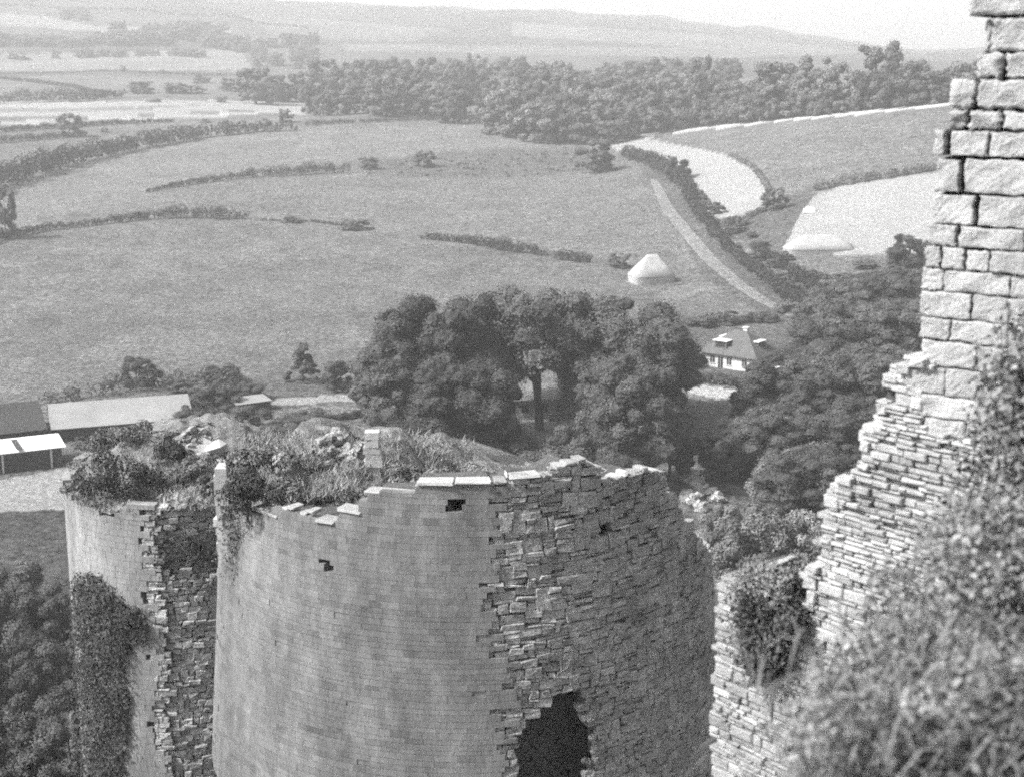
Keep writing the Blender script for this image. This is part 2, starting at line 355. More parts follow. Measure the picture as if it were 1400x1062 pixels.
def hedge(name, pts, hpx, m='hedgeleaf', wf=.8, leaf=None, gap=0.0, **k):
    xs = [p[0] for p in pts]; G = ground(xs, [p[1] for p in pts]); dep = depth(G.T); hp = np.interp(xs, xs if xs[0] < xs[-1] else xs, hpx) if False else np.interp(np.arange(len(pts)), np.linspace(0, len(pts)-1, len(hpx)), hpx)
    hm = hp*dep/F*1.35; BC = []; BR = []
    for i in range(len(G)-1):
        L = np.linalg.norm(G[i+1]-G[i]); hh = (hm[i]+hm[i+1])/2; n = max(2, int(L/(hh*.42)))
        for j in range(n):
            f = j/n; h = hm[i]*(1-f)+hm[i+1]*f
            if rng.random() < gap: continue
            h *= rng.uniform(.7, 1.15); p = G[i]*(1-f)+G[i+1]*f; x, y = p[0]+rng.normal()*h*.12, p[1]+rng.normal()*h*.15*wf; z = height(x, y)
            BC.append((x, y, z+h*.58)); BR.append(h*.48)
            BC.append((x+rng.normal()*h*.2, y+rng.normal()*h*.2, z+h*.25)); BR.append(h*.42)
    BC = np.array(BC); BR = np.array(BR); loc = G[len(G)//2].copy()
    nl = int(min(24000, len(BC)*60)); lf = leaf or float(np.mean(BR))*.42
    V, Fq, T = blob_leaves(BC-loc, BR, nl, lf, flat=.9, zmin=-.3)
    o = mesh(name, V, Fq, M[m], tone=T); o.location = loc; return tag(o, **k)
# --- central trees
CG = 'big trees in the middle clump behind the round tower'
for px, py, h, wd, lb in [
    (600, 606, 200, 168, 'tall dark leafy tree at the left top of the middle clump'),
    (738, 588, 192, 178, 'tall dark tree at the top centre of the middle clump'),
    (862, 592, 176, 172, 'broad dark tree at the right top of the middle clump'),
    (545, 612, 140, 120, 'smaller rounded tree on the left flank of the middle clump'),
    (632, 655, 165, 150, 'large dark tree low in the middle clump, above the flat coping stones'),
    (862, 668, 180, 140, 'dark tree rising behind the right hump of the round tower'),
    (915, 655, 95, 80, 'dark tree at the lower right corner of the middle clump'),
    (905, 562, 105, 95, 'small tree on the right flank of the middle clump near the lane')]:
    tree_px(TALL if px == 738 else NEAR, px, py, h, wd, label=lb, cat='tree', group=CG)
tree_px(LIGHT, 812, 592, 125, 110, label='paler tree in the middle clump, beside the half hidden white house', cat='tree', group=CG)
for px, py, h, wd, lb in [
    (735, 668, 72, 150, 'low dark bush in front of the half hidden white house'),
    (575, 655, 90, 120, 'low dark bush at the left foot of the middle clump'),
    (668, 662, 70, 100, 'low dark bush behind the flat coping stones'),
    (800, 668, 95, 90, 'low dark bush behind the peaked stones of the tower')]:
    tree_px(NEARB, px, py, h, wd, name='bush', label=lb, cat='bush', group=CG)
# --- right hand wood
WG = 'dark trees of the wood on the right slope'
for i, (px, py, h, wd) in enumerate([(1142, 480, 85, 95), (1180, 465, 85, 105), (1235, 470, 95, 110), (1290, 475, 95, 110), (1128, 540, 100, 100), (1165, 530, 110, 120), (1230, 530, 110, 120),
        (1045, 590, 70, 80), (1075, 600, 105, 110), (1140, 595, 115, 120), (1205, 590, 110, 120), (1020, 645, 70, 80), (1060, 655, 95, 110), (1120, 655, 110, 120), (1180, 650, 100, 120), (1095, 705, 90, 110), (985, 655, 60, 60), (1150, 700, 90, 110)]):
    tree_px(NEAR, px, py, h*1.05, wd*1.12, label='dark dense tree in the wood between the cottage and the big-block wall', cat='tree', group=WG)
tree_px(NEARB, 1242, 362, 42, 62, name='bush', label='grey bush against the big-block wall at the edge of the pale field', cat='bush')
PB = 'lighter rounded bushes below the right hand wood'
for px, py, h, wd, lb in [(1062, 690, 72, 76, 'lighter rounded bush at the left of the bushes below the wood'), (1108, 684, 78, 80, 'lighter rounded bush in the middle of the bushes below the wood'), (1150, 668, 70, 70, 'lighter rounded bush beside the stepped rubble wall')]:
    tree_px(PALEB, px, py, h, wd, name='bush', label=lb, cat='bush', group=PB)
for px, py, h, wd, lb in [(1025, 786, 96, 120, 'pale broad bush right of the round tower'), (1082, 782, 82, 95, 'pale bush touching the bright rubble wall'), (985, 740, 50, 70, 'small pale bush behind the sloping broken tower edge')]:
    tree_px(PALEB, px, py, h, wd, name='bush', label=lb, cat='bush', group='pale bushes between tower and rubble wall')
# --- lower left trees
for i, (px, py, h, wd) in enumerate([(20, 860, 100, 110), (70, 870, 70, 80), (105, 860, 70, 80), (20, 960, 110, 120), (80, 960, 100, 110), (30, 1060, 110, 120), (95, 1075, 110, 110), (-30, 900, 110, 110), (-20, 1020, 120, 120), (50, 1140, 110, 120)]):
    tree_px(NEARB, px, py, h, wd, name='bush', label='dark rounded bush on the slope left of the ivy-covered tower', cat='bush', group='dark bushes on the lower left slope')
# --- mid distance bushes by the barns
for px, py, h, wd, lb, kd in [(190, 527, 40, 50, 'dark ragged bush above the hedge behind the long pale roof', NEARB), (414, 522, 54, 38, 'pointed dark tree standing at the near edge of the big field', CONE), (465, 532, 42, 50, 'round dark bush right of the pointed tree', NEARB),
        (8, 326, 70, 30, 'dark tree at the left picture edge where two hedges meet', FAR), (95, 186, 30, 34, 'lone round tree between the two thin hedges on the left', FAR), (390, 168, 19, 20, 'small round tree at the right end of the thick hedge', FAR),
        (812, 236, 46, 56, 'dark round tree at the left tip of the pale crescent field', FAR), (925, 246, 30, 34, 'dark round bush on the inner edge of the pale crescent field', FAR), (1058, 286, 30, 34, 'dark bush at the right edge of the pale crescent field', FAR),
        (505, 231, 17, 28, 'left round bush of the three on the middle hedge line', FAR), (580, 228, 22, 32, 'largest bush of the three on the middle hedge line', FAR), (487, 314, 15, 36, 'small dark bush in the gap of the nearest field hedge', FAR),
        (847, 366, 20, 32, 'dark bush just left of the pale haystack', FAR), (400, 304, 9, 26, 'low bush in the gap left of the isolated dark bush', FAR), (620, 168, 44, 44, 'pale rounded tree at the front of the far wood', FAR)]:
    tree_px(kd, px, py, h, wd, name='bush' if 'bush' in lb else 'tree', label=lb, cat='bush' if 'bush' in lb else 'tree')
for i in range(40):
    f = rng.random(); px, py = 925+185*f+rng.uniform(2, 60)*(.4+.6*f), 262+165*f**1.15+rng.uniform(-6, 10)
    if px > 1235: continue
    tree_px(FAR, px, py, rng.uniform(7, 13), rng.uniform(14, 26), name='bush', label='scrub bush on the dark bank between the track and the crescent field', cat='bush', group='scrub bushes along the track')
# scrub near sheds
for px, py, h, wd in [(290, 560, 40, 70), (330, 590, 40, 80), (385, 612, 34, 70), (270, 590, 36, 70), (420, 585, 26, 70), (300, 525, 26, 60), (255, 540, 22, 50), (340, 548, 22, 50), (350, 620, 40, 80), (545, 590, 30, 60)]:
    tree_px(NEARB, px, py, h, wd, name='bush', label='low dark bush in the scrub behind the two ruined towers', cat='bush', group='scrub bushes behind the ruined towers')
for px, py, h, wd in [(930, 500, 34, 60), (985, 520, 9, 50), (1030, 522, 10, 50), (915, 480, 22, 40), (1105, 450, 30, 44), (960, 445, 14, 50), (925, 525, 24, 50), (1000, 440, 14, 60), (1040, 438, 12, 50)]:
    tree_px(NEARB, px, py, h, wd, name='bush', label='low bush in the garden around the hipped-roof cottage', cat='bush', group='garden bushes around the cottage')
for i in range(26):
    px, py = rng.uniform(1060, 1260), rng.uniform(352, 420)
    tree_px(FAR, px, py+10, rng.uniform(10, 20), rng.uniform(20, 40), name='bush', label='low scrub bush on the rough slope between the pale field and the dark wood', cat='bush', group='scrub bushes below the pale field')
# --- far wood rows
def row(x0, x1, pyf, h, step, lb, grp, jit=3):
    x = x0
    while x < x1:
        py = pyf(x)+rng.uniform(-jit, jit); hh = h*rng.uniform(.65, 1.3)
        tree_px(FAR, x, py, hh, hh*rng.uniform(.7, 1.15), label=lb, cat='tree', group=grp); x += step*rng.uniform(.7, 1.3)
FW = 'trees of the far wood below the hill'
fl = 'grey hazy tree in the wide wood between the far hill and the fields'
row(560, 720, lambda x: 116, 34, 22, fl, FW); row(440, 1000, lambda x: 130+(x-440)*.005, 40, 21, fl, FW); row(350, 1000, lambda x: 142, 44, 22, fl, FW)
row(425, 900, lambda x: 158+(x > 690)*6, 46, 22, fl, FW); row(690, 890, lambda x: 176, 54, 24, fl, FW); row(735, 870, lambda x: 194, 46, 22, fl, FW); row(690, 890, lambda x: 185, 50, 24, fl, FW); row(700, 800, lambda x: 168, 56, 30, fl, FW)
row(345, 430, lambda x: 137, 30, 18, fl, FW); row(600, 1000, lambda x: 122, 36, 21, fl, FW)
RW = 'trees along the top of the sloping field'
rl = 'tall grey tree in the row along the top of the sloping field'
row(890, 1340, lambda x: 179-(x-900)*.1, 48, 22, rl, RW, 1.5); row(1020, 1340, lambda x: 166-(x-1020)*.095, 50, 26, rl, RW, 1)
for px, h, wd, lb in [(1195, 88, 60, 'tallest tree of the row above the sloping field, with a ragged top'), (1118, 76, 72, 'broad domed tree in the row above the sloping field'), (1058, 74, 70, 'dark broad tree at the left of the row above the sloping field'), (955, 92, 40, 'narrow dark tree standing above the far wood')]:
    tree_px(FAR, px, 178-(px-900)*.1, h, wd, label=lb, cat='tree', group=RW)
# --- hill clumps
HG = 'faint trees on the far hillside'
hl = 'faint hazy tree in the clumps on the far hillside'
for i in range(70):
    px = rng.uniform(160, 345); py = 44+rng.uniform(0, 20)+max(0, px-280)*.25
    tree_px(FAR, px, py, 15*rng.uniform(.7, 1.2), 20*rng.uniform(.8, 1.3), label=hl, cat='tree', group=HG)
for i in range(44):
    px = rng.uniform(-20, 180); tree_px(FAR, px, 64+rng.uniform(-8, 3), 12*rng.uniform(.7, 1.2), 22, label=hl, cat='tree', group=HG)
for i in range(26):
    px = rng.uniform(100, 280); tree_px(FAR, px, 77+rng.uniform(-2, 2), 9*rng.uniform(.7, 1.2), 14, label=hl, cat='tree', group=HG)
for i in range(36):
    px = rng.uniform(350, 430); tree_px(FAR, px, 70+rng.uniform(-14, 24), 13*rng.uniform(.7, 1.2), 18, label=hl, cat='tree', group=HG)
for i in range(12):
    tree_px(FAR, rng.uniform(80, 118), 20+rng.uniform(0, 8), 9, 14, label=hl, cat='tree', group=HG)
for px, py, h, wd in [(25, 81, 10, 26), (76, 80, 12, 10), (168, 98, 8, 10), (222, 101, 6, 8), (192, 128, 16, 34), (240, 128, 15, 34), (262, 128, 12, 34), (276, 114, 13, 22), (316, 125, 18, 34), (340, 137, 20, 26), (212, 140, 5, 16), (303, 140, 8, 18), (143, 181, 6, 10), (282, 168, 6, 12)]:
    tree_px(FAR, px, py, h, wd, name='bush', label='small rounded bush dotted along the distant field edges on the left', cat='bush', group='bushes dotted on the distant left fields')
# --- hedges
hedge('hedge', [(-60, 282), (0, 256), (60, 237), (130, 217), (200, 202), (280, 188), (340, 182), (402, 179)], [26, 24, 21, 19, 17, 14, 12, 11], label='thickest dark hedge curving from the left edge up to the far wood', cat='hedge')
hedge('hedge', [(200, 264), (240, 256), (290, 249), (350, 242), (400, 240), (440, 237), (480, 237)], [4, 6, 7, 9, 11, 12, 9], label='low broken hedge ending at the three bushes in the middle', cat='hedge')
hedge('hedge', [(-60, 350), (0, 330), (60, 316), (120, 309), (200, 300), (240, 298), (300, 299), (345, 300)], [12, 10, 8, 7, 9, 13, 12, 8], label='dark hedge at the top of the nearest big field', cat='hedge')
hedge('hedge', [(355, 302), (430, 304), (480, 311)], [3, 3, 3], gap=.3, label='thin low hedge linking the two small bushes', cat='hedge')
hedge('hedge', [(575, 327), (640, 333), (690, 343), (750, 351)], [6, 9, 14, 8], label='dark short hedge in the middle leading towards the haystack', cat='hedge')
hedge('hedge', [(762, 355), (812, 360)], [10, 9], label='short piece of hedge between the middle hedge and haystack bush', cat='hedge')
hedge('hedge', [(-60, 185), (0, 181), (80, 175), (160, 170), (240, 167)], [6, 6, 5, 5, 4], label='thin straight hedge above the lone round tree', cat='hedge')
hedge('hedge', [(-60, 200), (0, 196), (45, 192), (120, 185)], [9, 9, 7, 4], label='thin dark hedge ending at the lone round tree', cat='hedge')
hedge('hedge', [(-60, 144), (0, 142), (60, 140), (120, 139), (175, 133)], [9, 12, 14, 12, 8], label='broad bushy hedge above the pale strip on the left', cat='hedge')
hedge('hedge', [(0, 109), (50, 114), (100, 120), (155, 131)], [4, 4, 4, 4], label='thin slanting hedge running down to the bushy hedge', cat='hedge')
hedge('hedge', [(-60, 101), (80, 101), (200, 101), (350, 101)], [2.5, 2.5, 2.5, 2.5], gap=.25, label='very thin level hedge across the distant pale slope', cat='hedge')
hedge('hedge', [(0, 8), (80, 12), (200, 15), (300, 22), (420, 40)], [3, 2.5, 2.5, 2.5, 2.5], gap=.35, label='faint hedge line high on the far hill', cat='hedge')
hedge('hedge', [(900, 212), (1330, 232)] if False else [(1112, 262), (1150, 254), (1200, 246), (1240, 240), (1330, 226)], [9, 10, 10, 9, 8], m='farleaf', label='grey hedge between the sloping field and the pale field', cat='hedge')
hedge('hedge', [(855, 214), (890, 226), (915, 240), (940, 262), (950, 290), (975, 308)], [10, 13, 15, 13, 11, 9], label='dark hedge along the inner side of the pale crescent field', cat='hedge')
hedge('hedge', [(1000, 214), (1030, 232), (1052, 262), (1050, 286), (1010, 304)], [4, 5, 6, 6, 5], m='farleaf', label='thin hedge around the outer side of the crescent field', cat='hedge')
hedge('hedge', [(960, 300), (985, 330), (1020, 365), (1060, 396), (1110, 428)], [11, 11, 12, 14, 16], label='hedge along the right side of the track', cat='hedge')
hedge('hedge', [(1040, 350), (1075, 372), (1120, 405)], [12, 12, 14], label='dark hedge right of the narrow path', cat='hedge')
hedge('hedge', [(60, 552), (110, 545), (170, 536), (230, 531), (300, 527), (345, 545)], [12, 16, 22, 20, 20, 14], m='leaf', leaf=.4, label='dark hedge behind the long pale roof', cat='hedge')
hedge('hedge', [(372, 584), (420, 578), (480, 572), (505, 566)], [7, 7, 7, 7], m='leaf', leaf=.35, label='low dark hedge below the pale lane', cat='hedge')
hedge('hedge', [(905, 519), (950, 521), (1010, 528)], [9, 9, 9], m='leaf', leaf=.35, label='garden hedge between the cottage and lane', cat='hedge')
hedge('hedge', [(952, 446), (975, 440), (1008, 444)], [11, 14, 9], m='paleleaf', leaf=.3, label='pale clipped hedge behind the cottage', cat='hedge')
hedge('hedge', [(420, 172), (500, 168), (600, 165), (700, 168)], [5, 4, 4, 5], gap=.2, label='low hedge at the foot of the far wood', cat='hedge')
def scrubpatch():
    BC = []; BR = []
    for i in range(150):
        px, py = rng.uniform(480, 845), rng.uniform(208, 242)
        if not inpoly(np.array(px), np.array(py), [(480, 228), (640, 212), (800, 206), (850, 230), (720, 242), (500, 242)]): continue
        g0 = ground([px], [py])[0]; r = rng.uniform(.3, 1.0); BC.append(g0+[0, 0, r*.2]); BR.append(r)
    BC = np.array(BC); V, Fq, T = blob_leaves(BC, np.array(BR), 7000, .5, zmin=0)
    tag(mesh('rough_scrub', V, Fq, M['farleaf'], tone=T*1.1), label='low rough scrub on the bank between the two middle fields', cat='scrub', kind='stuff')
scrubpatch()
# ------------------------------------------------------------------ cottage, ricks, barns
def hip(mb, L, D, z0, h, over, ridge, t=1.0):
    x, y = L/2+over, D/2+over; r = ridge/2
    V = [(-x, -y, z0), (x, -y, z0), (x, y, z0), (-x, y, z0), (-r, 0, z0+h), (r, 0, z0+h)]
    mb.add(V, [[0, 1, 5, 4], [2, 3, 4, 5]], t); mb.add(V, [[1, 2, 5], [3, 0, 4]], t); mb.add(np.array(V)[:4]-[0, 0, .12], [[0, 3, 2, 1]], t)
    V2 = np.array(V)[:4]; V3 = V2-[0, 0, .12]; mb.add(np.concatenate([V2, V3]), [[0, 4, 5, 1], [1, 5, 6, 2], [2, 6, 7, 3], [3, 7, 4, 0]], t)
def cottage():
    g0 = ground([1016], [506])[0]; s = depth(g0)/F; e = empty('cottage', g0+np.array([0, 4.2, -.1]), R_(-38), label='white walled cottage with a steep dark hipped roof and pale flat dormers', cat='house')
    L, D, Hh = 10.6, 8.2, 2.6
    mb = MB(); mb.box((0, 0, Hh/2), (L, D, Hh)); wl = mb.build('wall', M['plaster'], e)
    mb = MB(); hip(mb, L, D, Hh, 3.7, .6, 2.6); rf = mb.build('roof', M['tile'], e)
    def opening(nm, side, u, z, w_, h_):
        mb = MB(); mf = MB()
        if side == 'S': c = (u, -D/2-.02, z); sz = (w_, .06, h_); fr = [((u, -D/2-.05, z+h_/2+.05), (w_+.2, .1, .1)), ((u, -D/2-.06, z-h_/2-.05), (w_+.3, .16, .1)), ((u, -D/2-.055, z), (.07, .05, h_))]
        else: sg = -1 if side == 'W' else 1; c = (sg*(L/2+.02), u, z); sz = (.06, w_, h_); fr = [((sg*(L/2+.05), u, z+h_/2+.05), (.1, w_+.2, .1)), ((sg*(L/2+.06), u, z-h_/2-.05), (.16, w_+.3, .1)), ((sg*(L/2+.055), u, z), (.05, .07, h_))]
        mb.box(c, sz); o = mb.build(nm, M['glass'], e)
        for a, b in fr: mf.box(a, b)
        mf.build('frame', M['plaster'], o)
    for u in (-3.1, 0.2, 3.2): opening('window', 'S', u, 1.5, .9, 1.3)
    opening('door', 'S', -1.5, 1.05, .95, 2.1)
    for u in (-2.2, .2, 2.4): opening('window', 'E', u, 1.45, 1.1, 1.35)
    opening('window', 'W', -1.8, 1.5, 1.0, 1.2); opening('window', 'W', 1.4, 1.5, 1.0, 1.2)
    for (x, y, wx, wy) in [(-1.9, -2.4, 2.4, 2.4), (2.9, .3, 2.2, 2.2), (-3.0, 1.2, 2, 2.2)]:
        mb = MB(); mb.box((x, y, Hh+1.4), (wx, wy, 1.5)); d = mb.build('dormer', M['tile'], e)
        mb = MB(); mb.box((x, y, Hh+2.22), (wx+.5, wy+.5, .14)); mb.build('dormer_roof', M['whitesheet'], d)
        mb = MB(); mb.box((x+(wx/2+.02 if x > 0 else 0), y-(wy/2+.02 if x < 0 else 0), Hh+1.5), (.05 if x > 0 else wx*.7, wy*.7 if x > 0 else .05, .7)); mb.build('window', M['glass'], d)
    mb = MB(); mb.box((.6, .9, Hh+3.3), (.8, .8, 1.7)); mb.box((.6, .9, Hh+4.2), (1.1, 1.1, .15)); ch = mb.build('chimney', M['plaster'], rf)
    mb = MB(); mb.box((L/2+1.3, -1.2, .35), (2.0, 4.5, .7)); mb.build('terrace', M['plaster'], e)
cottage()
def hidden_house():
    g0 = ground([742], [574])[0]; e = empty('white_house', g0, R_(12), label='pale house glimpsed through the gap in the middle tree clump', cat='house')
    mb = MB(); mb.box((0, 3, 1.6), (9, 5, 3.2)); mb.build('wall', M['plaster'], e)
    mb = MB(); mb.add([(-4.9, .1, 3.1), (4.9, .1, 3.1), (4.9, 3, 4.9), (-4.9, 3, 4.9), (4.9, 5.9, 3.1), (-4.9, 5.9, 3.1)], [[0, 1, 2, 3], [3, 2, 4, 5]]); mb.build('roof', M['sheet'], e)
    for x in (-2.6, .4, 2.8):
        mb = MB(); mb.box((x, .48, 1.7), (1, .06, 1.3)); wn = mb.build('window', M['glass'], e)
        mb = MB(); mb.box((x, .42, 1.7), (.08, .08, 1.3)); mb.box((x, .42, 1.0), (1.2, .16, .1)); mb.build('frame', M['plaster'], wn)
hidden_house()
def rick(px, py, L, D, hw, hr, ridge, rz, lb, mt='hay'):
    g0 = ground([px], [py])[0]; e = empty('haystack', g0+np.array([0, D/2, -.15]), rz, label=lb, cat='haystack')
    def lump(nm, prof, m):
        # superellipse rings (height, half-length, half-depth)
        V = []; n = 36; a = np.arange(n)*2*math.pi/n
        for j, (z, hx, hy) in enumerate(prof):
            c, s_ = np.cos(a), np.sin(a); p = .38
            x = np.sign(c)*np.abs(c)**p*hx; y = np.sign(s_)*np.abs(s_)**p*hy
            x = x*(1+.02*np.sin(a*5+j)); V.append(np.stack([x, y, z+.12*np.sin(a*3+j*2)*(hx/L)], 1))
        m_ = len(prof); Fq = [[j*n+i, j*n+(i+1) % n, (j+1)*n+(i+1) % n, (j+1)*n+i] for j in range(m_-1) for i in range(n)]
        return mesh(nm, np.concatenate(V), Fq, M[m], e, smooth=True)
    lump('stack_side', [(-.5, L/2*.97, D/2*.96), (hw*.5, L/2*.99, D/2*.98), (hw, L/2, D/2)], 'hay' if mt == 'hay' else 'sheet')
    lump('thatch', [(hw-.05, L/2, D/2), (hw+.1, L/2+.06, D/2+.06), (hw+hr*.45, (L/2+ridge/2)/2*1.08, D/4*1.15), (hw+hr*.85, ridge/2*1.15, D/2*.2), (hw+hr, ridge/2*.8, .12), (hw+hr+.02, .02, .02)], mt)
rick(893, 389, 10.5, 8.0, 1.8, 5.0, 3.2, R_(12), 'pale haystack with a hipped peaked top beside the track')
rick(1124, 348, 17.5, 8, 1.2, 3.4, 9, R_(4), 'long low pale haystack at the near corner of the pale field')
g1 = ground([1106], [291])[0]
mb = MB(); mb.box((0, 0, .55), (3.2, 1.8, 1.1), 0, 1, (3.0, 1.4)); mb.box((0, 0, 1.3), (2.2, 1.2, .5), 0, 1, (1.9, .8)); o = mb.build('white_trough', M['whitesheet']); o.location = g1
tag(o, label='tiny white covered load on the left edge of the pale field', cat='trough')
def barn(name, A, B, D, Hw, rise, run, roofm, wallm, lb, cat='barn', over=.4, openfront=False, **k):
    A = ground([A[0]], [A[1]])[0]; B = ground([B[0]], [B[1]])[0]; d = B-A; L = np.hypot(d[0], d[1]); rz = math.atan2(d[1], d[0])
    z0 = min(A[2], B[2])-.1; e = empty(name, (A[0], A[1], z0), rz, label=lb, cat=cat)
    mb = MB(); mb.box((L/2, D/2, Hw/2), (L, D, Hw)); 
    if run < D: mb.add([(0, 0, Hw), (0, run, Hw+rise), (0, D, Hw)], [[0, 1, 2]]); mb.add([(L, 0, Hw), (L, D, Hw), (L, run, Hw+rise)], [[0, 1, 2]])
    mb.build('wall', M[wallm], e)
    mb = MB(); o_ = over; s = rise/run
    top = [(-o_, -o_, Hw-s*o_+.12), (L+o_, -o_, Hw-s*o_+.12), (L+o_, run, Hw+rise+.12), (-o_, run, Hw+rise+.12)]
    mb.add(top+[(a, b, c-.1) for a, b, c in top], [[0, 1, 2, 3], [7, 6, 5, 4], [0, 4, 5, 1], [1, 5, 6, 2], [3, 7, 4, 0]])
    if run < D:
        bk = [(-o_, run, Hw+rise+.12), (L+o_, run, Hw+rise+.12), (L+o_, D+o_, Hw-s*o_+.12), (-o_, D+o_, Hw-s*o_+.12)]
        mb.add(bk+[(a, b, c-.1) for a, b, c in bk], [[0, 1, 2, 3], [7, 6, 5, 4], [1, 5, 6, 2], [2, 6, 7, 3]])
    rf = mb.build('roof', M[roofm], e); return e, L, rf, Hw
e, L, rf, Hw = barn('barn', (74, 604), (262, 588), 12, 2.0, 2.1, 6.0, 'sheet', 'darksheet', 'long pale-roofed barn with a dark front wall')
for i in range(12):
    mb = MB(); mb.box((.7+i*(L-1.4)/11, -.03, 1.0), (.16, .08, 1.9)); mb.build('post', M['board'], e)
e, L, rf, Hw = barn('barn', (-120, 628), (62, 607), 13, 2.4, 2.5, 6.5, 'darksheet', 'darksheet', 'dark-roofed barn at the left edge behind the white-roofed shed')
e, L, rf, Hw = barn('cart_shed', (-70, 655), (86, 636), 5.6, 2.7, .35, 5.6, 'whitesheet', 'board', 'open-fronted shed with a bright white flat roof', over=.5)
for x in (L*.47, L*.9):
    mb = MB(); mb.box((x, -.25, 1.35), (.22, .22, 2.7)); mb.build('post', M['plaster'], e)
mb = MB(); mb.box((L*.62, 2, Hw+.47), (.7, 5.6, .06)); mb.build('roof_strip', M['darksheet'], rf)
mb = MB(); mb.box((L*.7, -.04, 1.1), (L*.34, .06, 1.5)); mb.build('door', M['darksheet'], e)
e, L, rf, Hw = barn('small_shed', (326, 566), (370, 560), 3.4, 1.5, .3, 3.4, 'sheet', 'board', 'small dark shed with a pale roof in the scrub', cat='shed', over=.25)
mb = MB(); mb.box((L*.5, -.03, .7), (.8, .06, 1.3)); mb.build('door', M['darksheet'], e)
g1 = ground([490], [549])[0]; mb = MB(); mb.box((0, 0, .55), (1.1, .8, 1.1)); mb.box((0, 0, 1.15), (1.3, 1, .1)); o = mb.build('field_box', M['board']); o.location = g1; tag(o, label='small dark box standing at the right end of the pale lane', cat='box')
g1 = ground([147], [689])[0]
# ------------------------------------------------------------------ masonry
def stones_mesh(name, st, fmap, m, parent, ch=.015, jit=0.0, g=rng, jw=1.0):
    """st: rows u0,u1,v0,v1,w,depth,tone"""
    st = np.array(st); u0, u1, v0, v1, w_, d_, t_ = st.T; n = len(st)
    cu = [u0, u1, u1, u0]; cv = [v0, v0, v1, v1]
    j = lambda s=1.0: g.normal(size=n)*jit*s
    us, vs, ws = [], [], []
    hu = (u1-u0); hv = v1-v0
    oj = [(j()*.6, j()*.6, j(1.2)*jw) for _ in range(4)]
    chu = np.minimum(ch/ (fmap.su if hasattr(fmap, 'su') else 1), hu*.3); chv = np.minimum(ch, hv*.3)
    sg = [(1, 1), (-1, 1), (-1, -1), (1, -1)]
    su = fmap.su if hasattr(fmap, 'su') else 1
    for k in range(4): us.append(cu[k]+sg[k][0]*chu+oj[k][0]/su); vs.append(cv[k]+sg[k][1]*chv+oj[k][1]); ws.append(w_+oj[k][2]*.6)
    for k in range(4): us.append(cu[k]+oj[k][0]/su); vs.append(cv[k]+oj[k][1]); ws.append(w_-ch*1.3)
    for k in range(4): us.append(cu[k]+oj[k][0]/su); vs.append(cv[k]+oj[k][1]); ws.append(w_-d_)
    V = fmap(np.stack(us, 1).ravel(), np.stack(vs, 1).ravel(), np.stack(ws, 1).ravel())
    f = [[0, 1, 2, 3]]+[[4+k, 4+(k+1) % 4, (k+1) % 4, k] for k in range(4)]+[[8+k, 8+(k+1) % 4, 4+(k+1) % 4, 4+k] for k in range(4)]
    Fq = (np.array(f)[None]+12*np.arange(n)[:, None, None]).reshape(-1, 4)
    return mesh(name, V, Fq, M[m], parent, np.repeat(t_, 12))
def cyl_map(C, R0, zref, bat):
    def fn(u, v, w_): r = R0+(zref-v)*bat+w_; return np.stack([C[0]+r*np.sin(u), C[1]-r*np.cos(u), v], -1)
    fn.su = R0; return fn
def cyl_hit(px, py, C, R0, zref, bat):
    d = ray(px, py); r = R0; 
    for _ in range(6):
        A = d[0]**2+d[1]**2; B = -2*(d[0]*C[0]+d[1]*C[1]); Cc = C[0]**2+C[1]**2-r*r; q = B*B-4*A*Cc
        t = (-B-math.sqrt(max(q, 0)))/(2*A); P = d*t; z = CAMZ+P[2]; r = R0+(zref-z)*bat
    return math.atan2(P[0]-C[0], -(P[1]-C[1])), z
def courses(z0, z1, h0, h1, g):
    z = z0; out = []
    while z < z1: h = g.uniform(h0, h1); out.append((z, z+h)); z += h
    return out
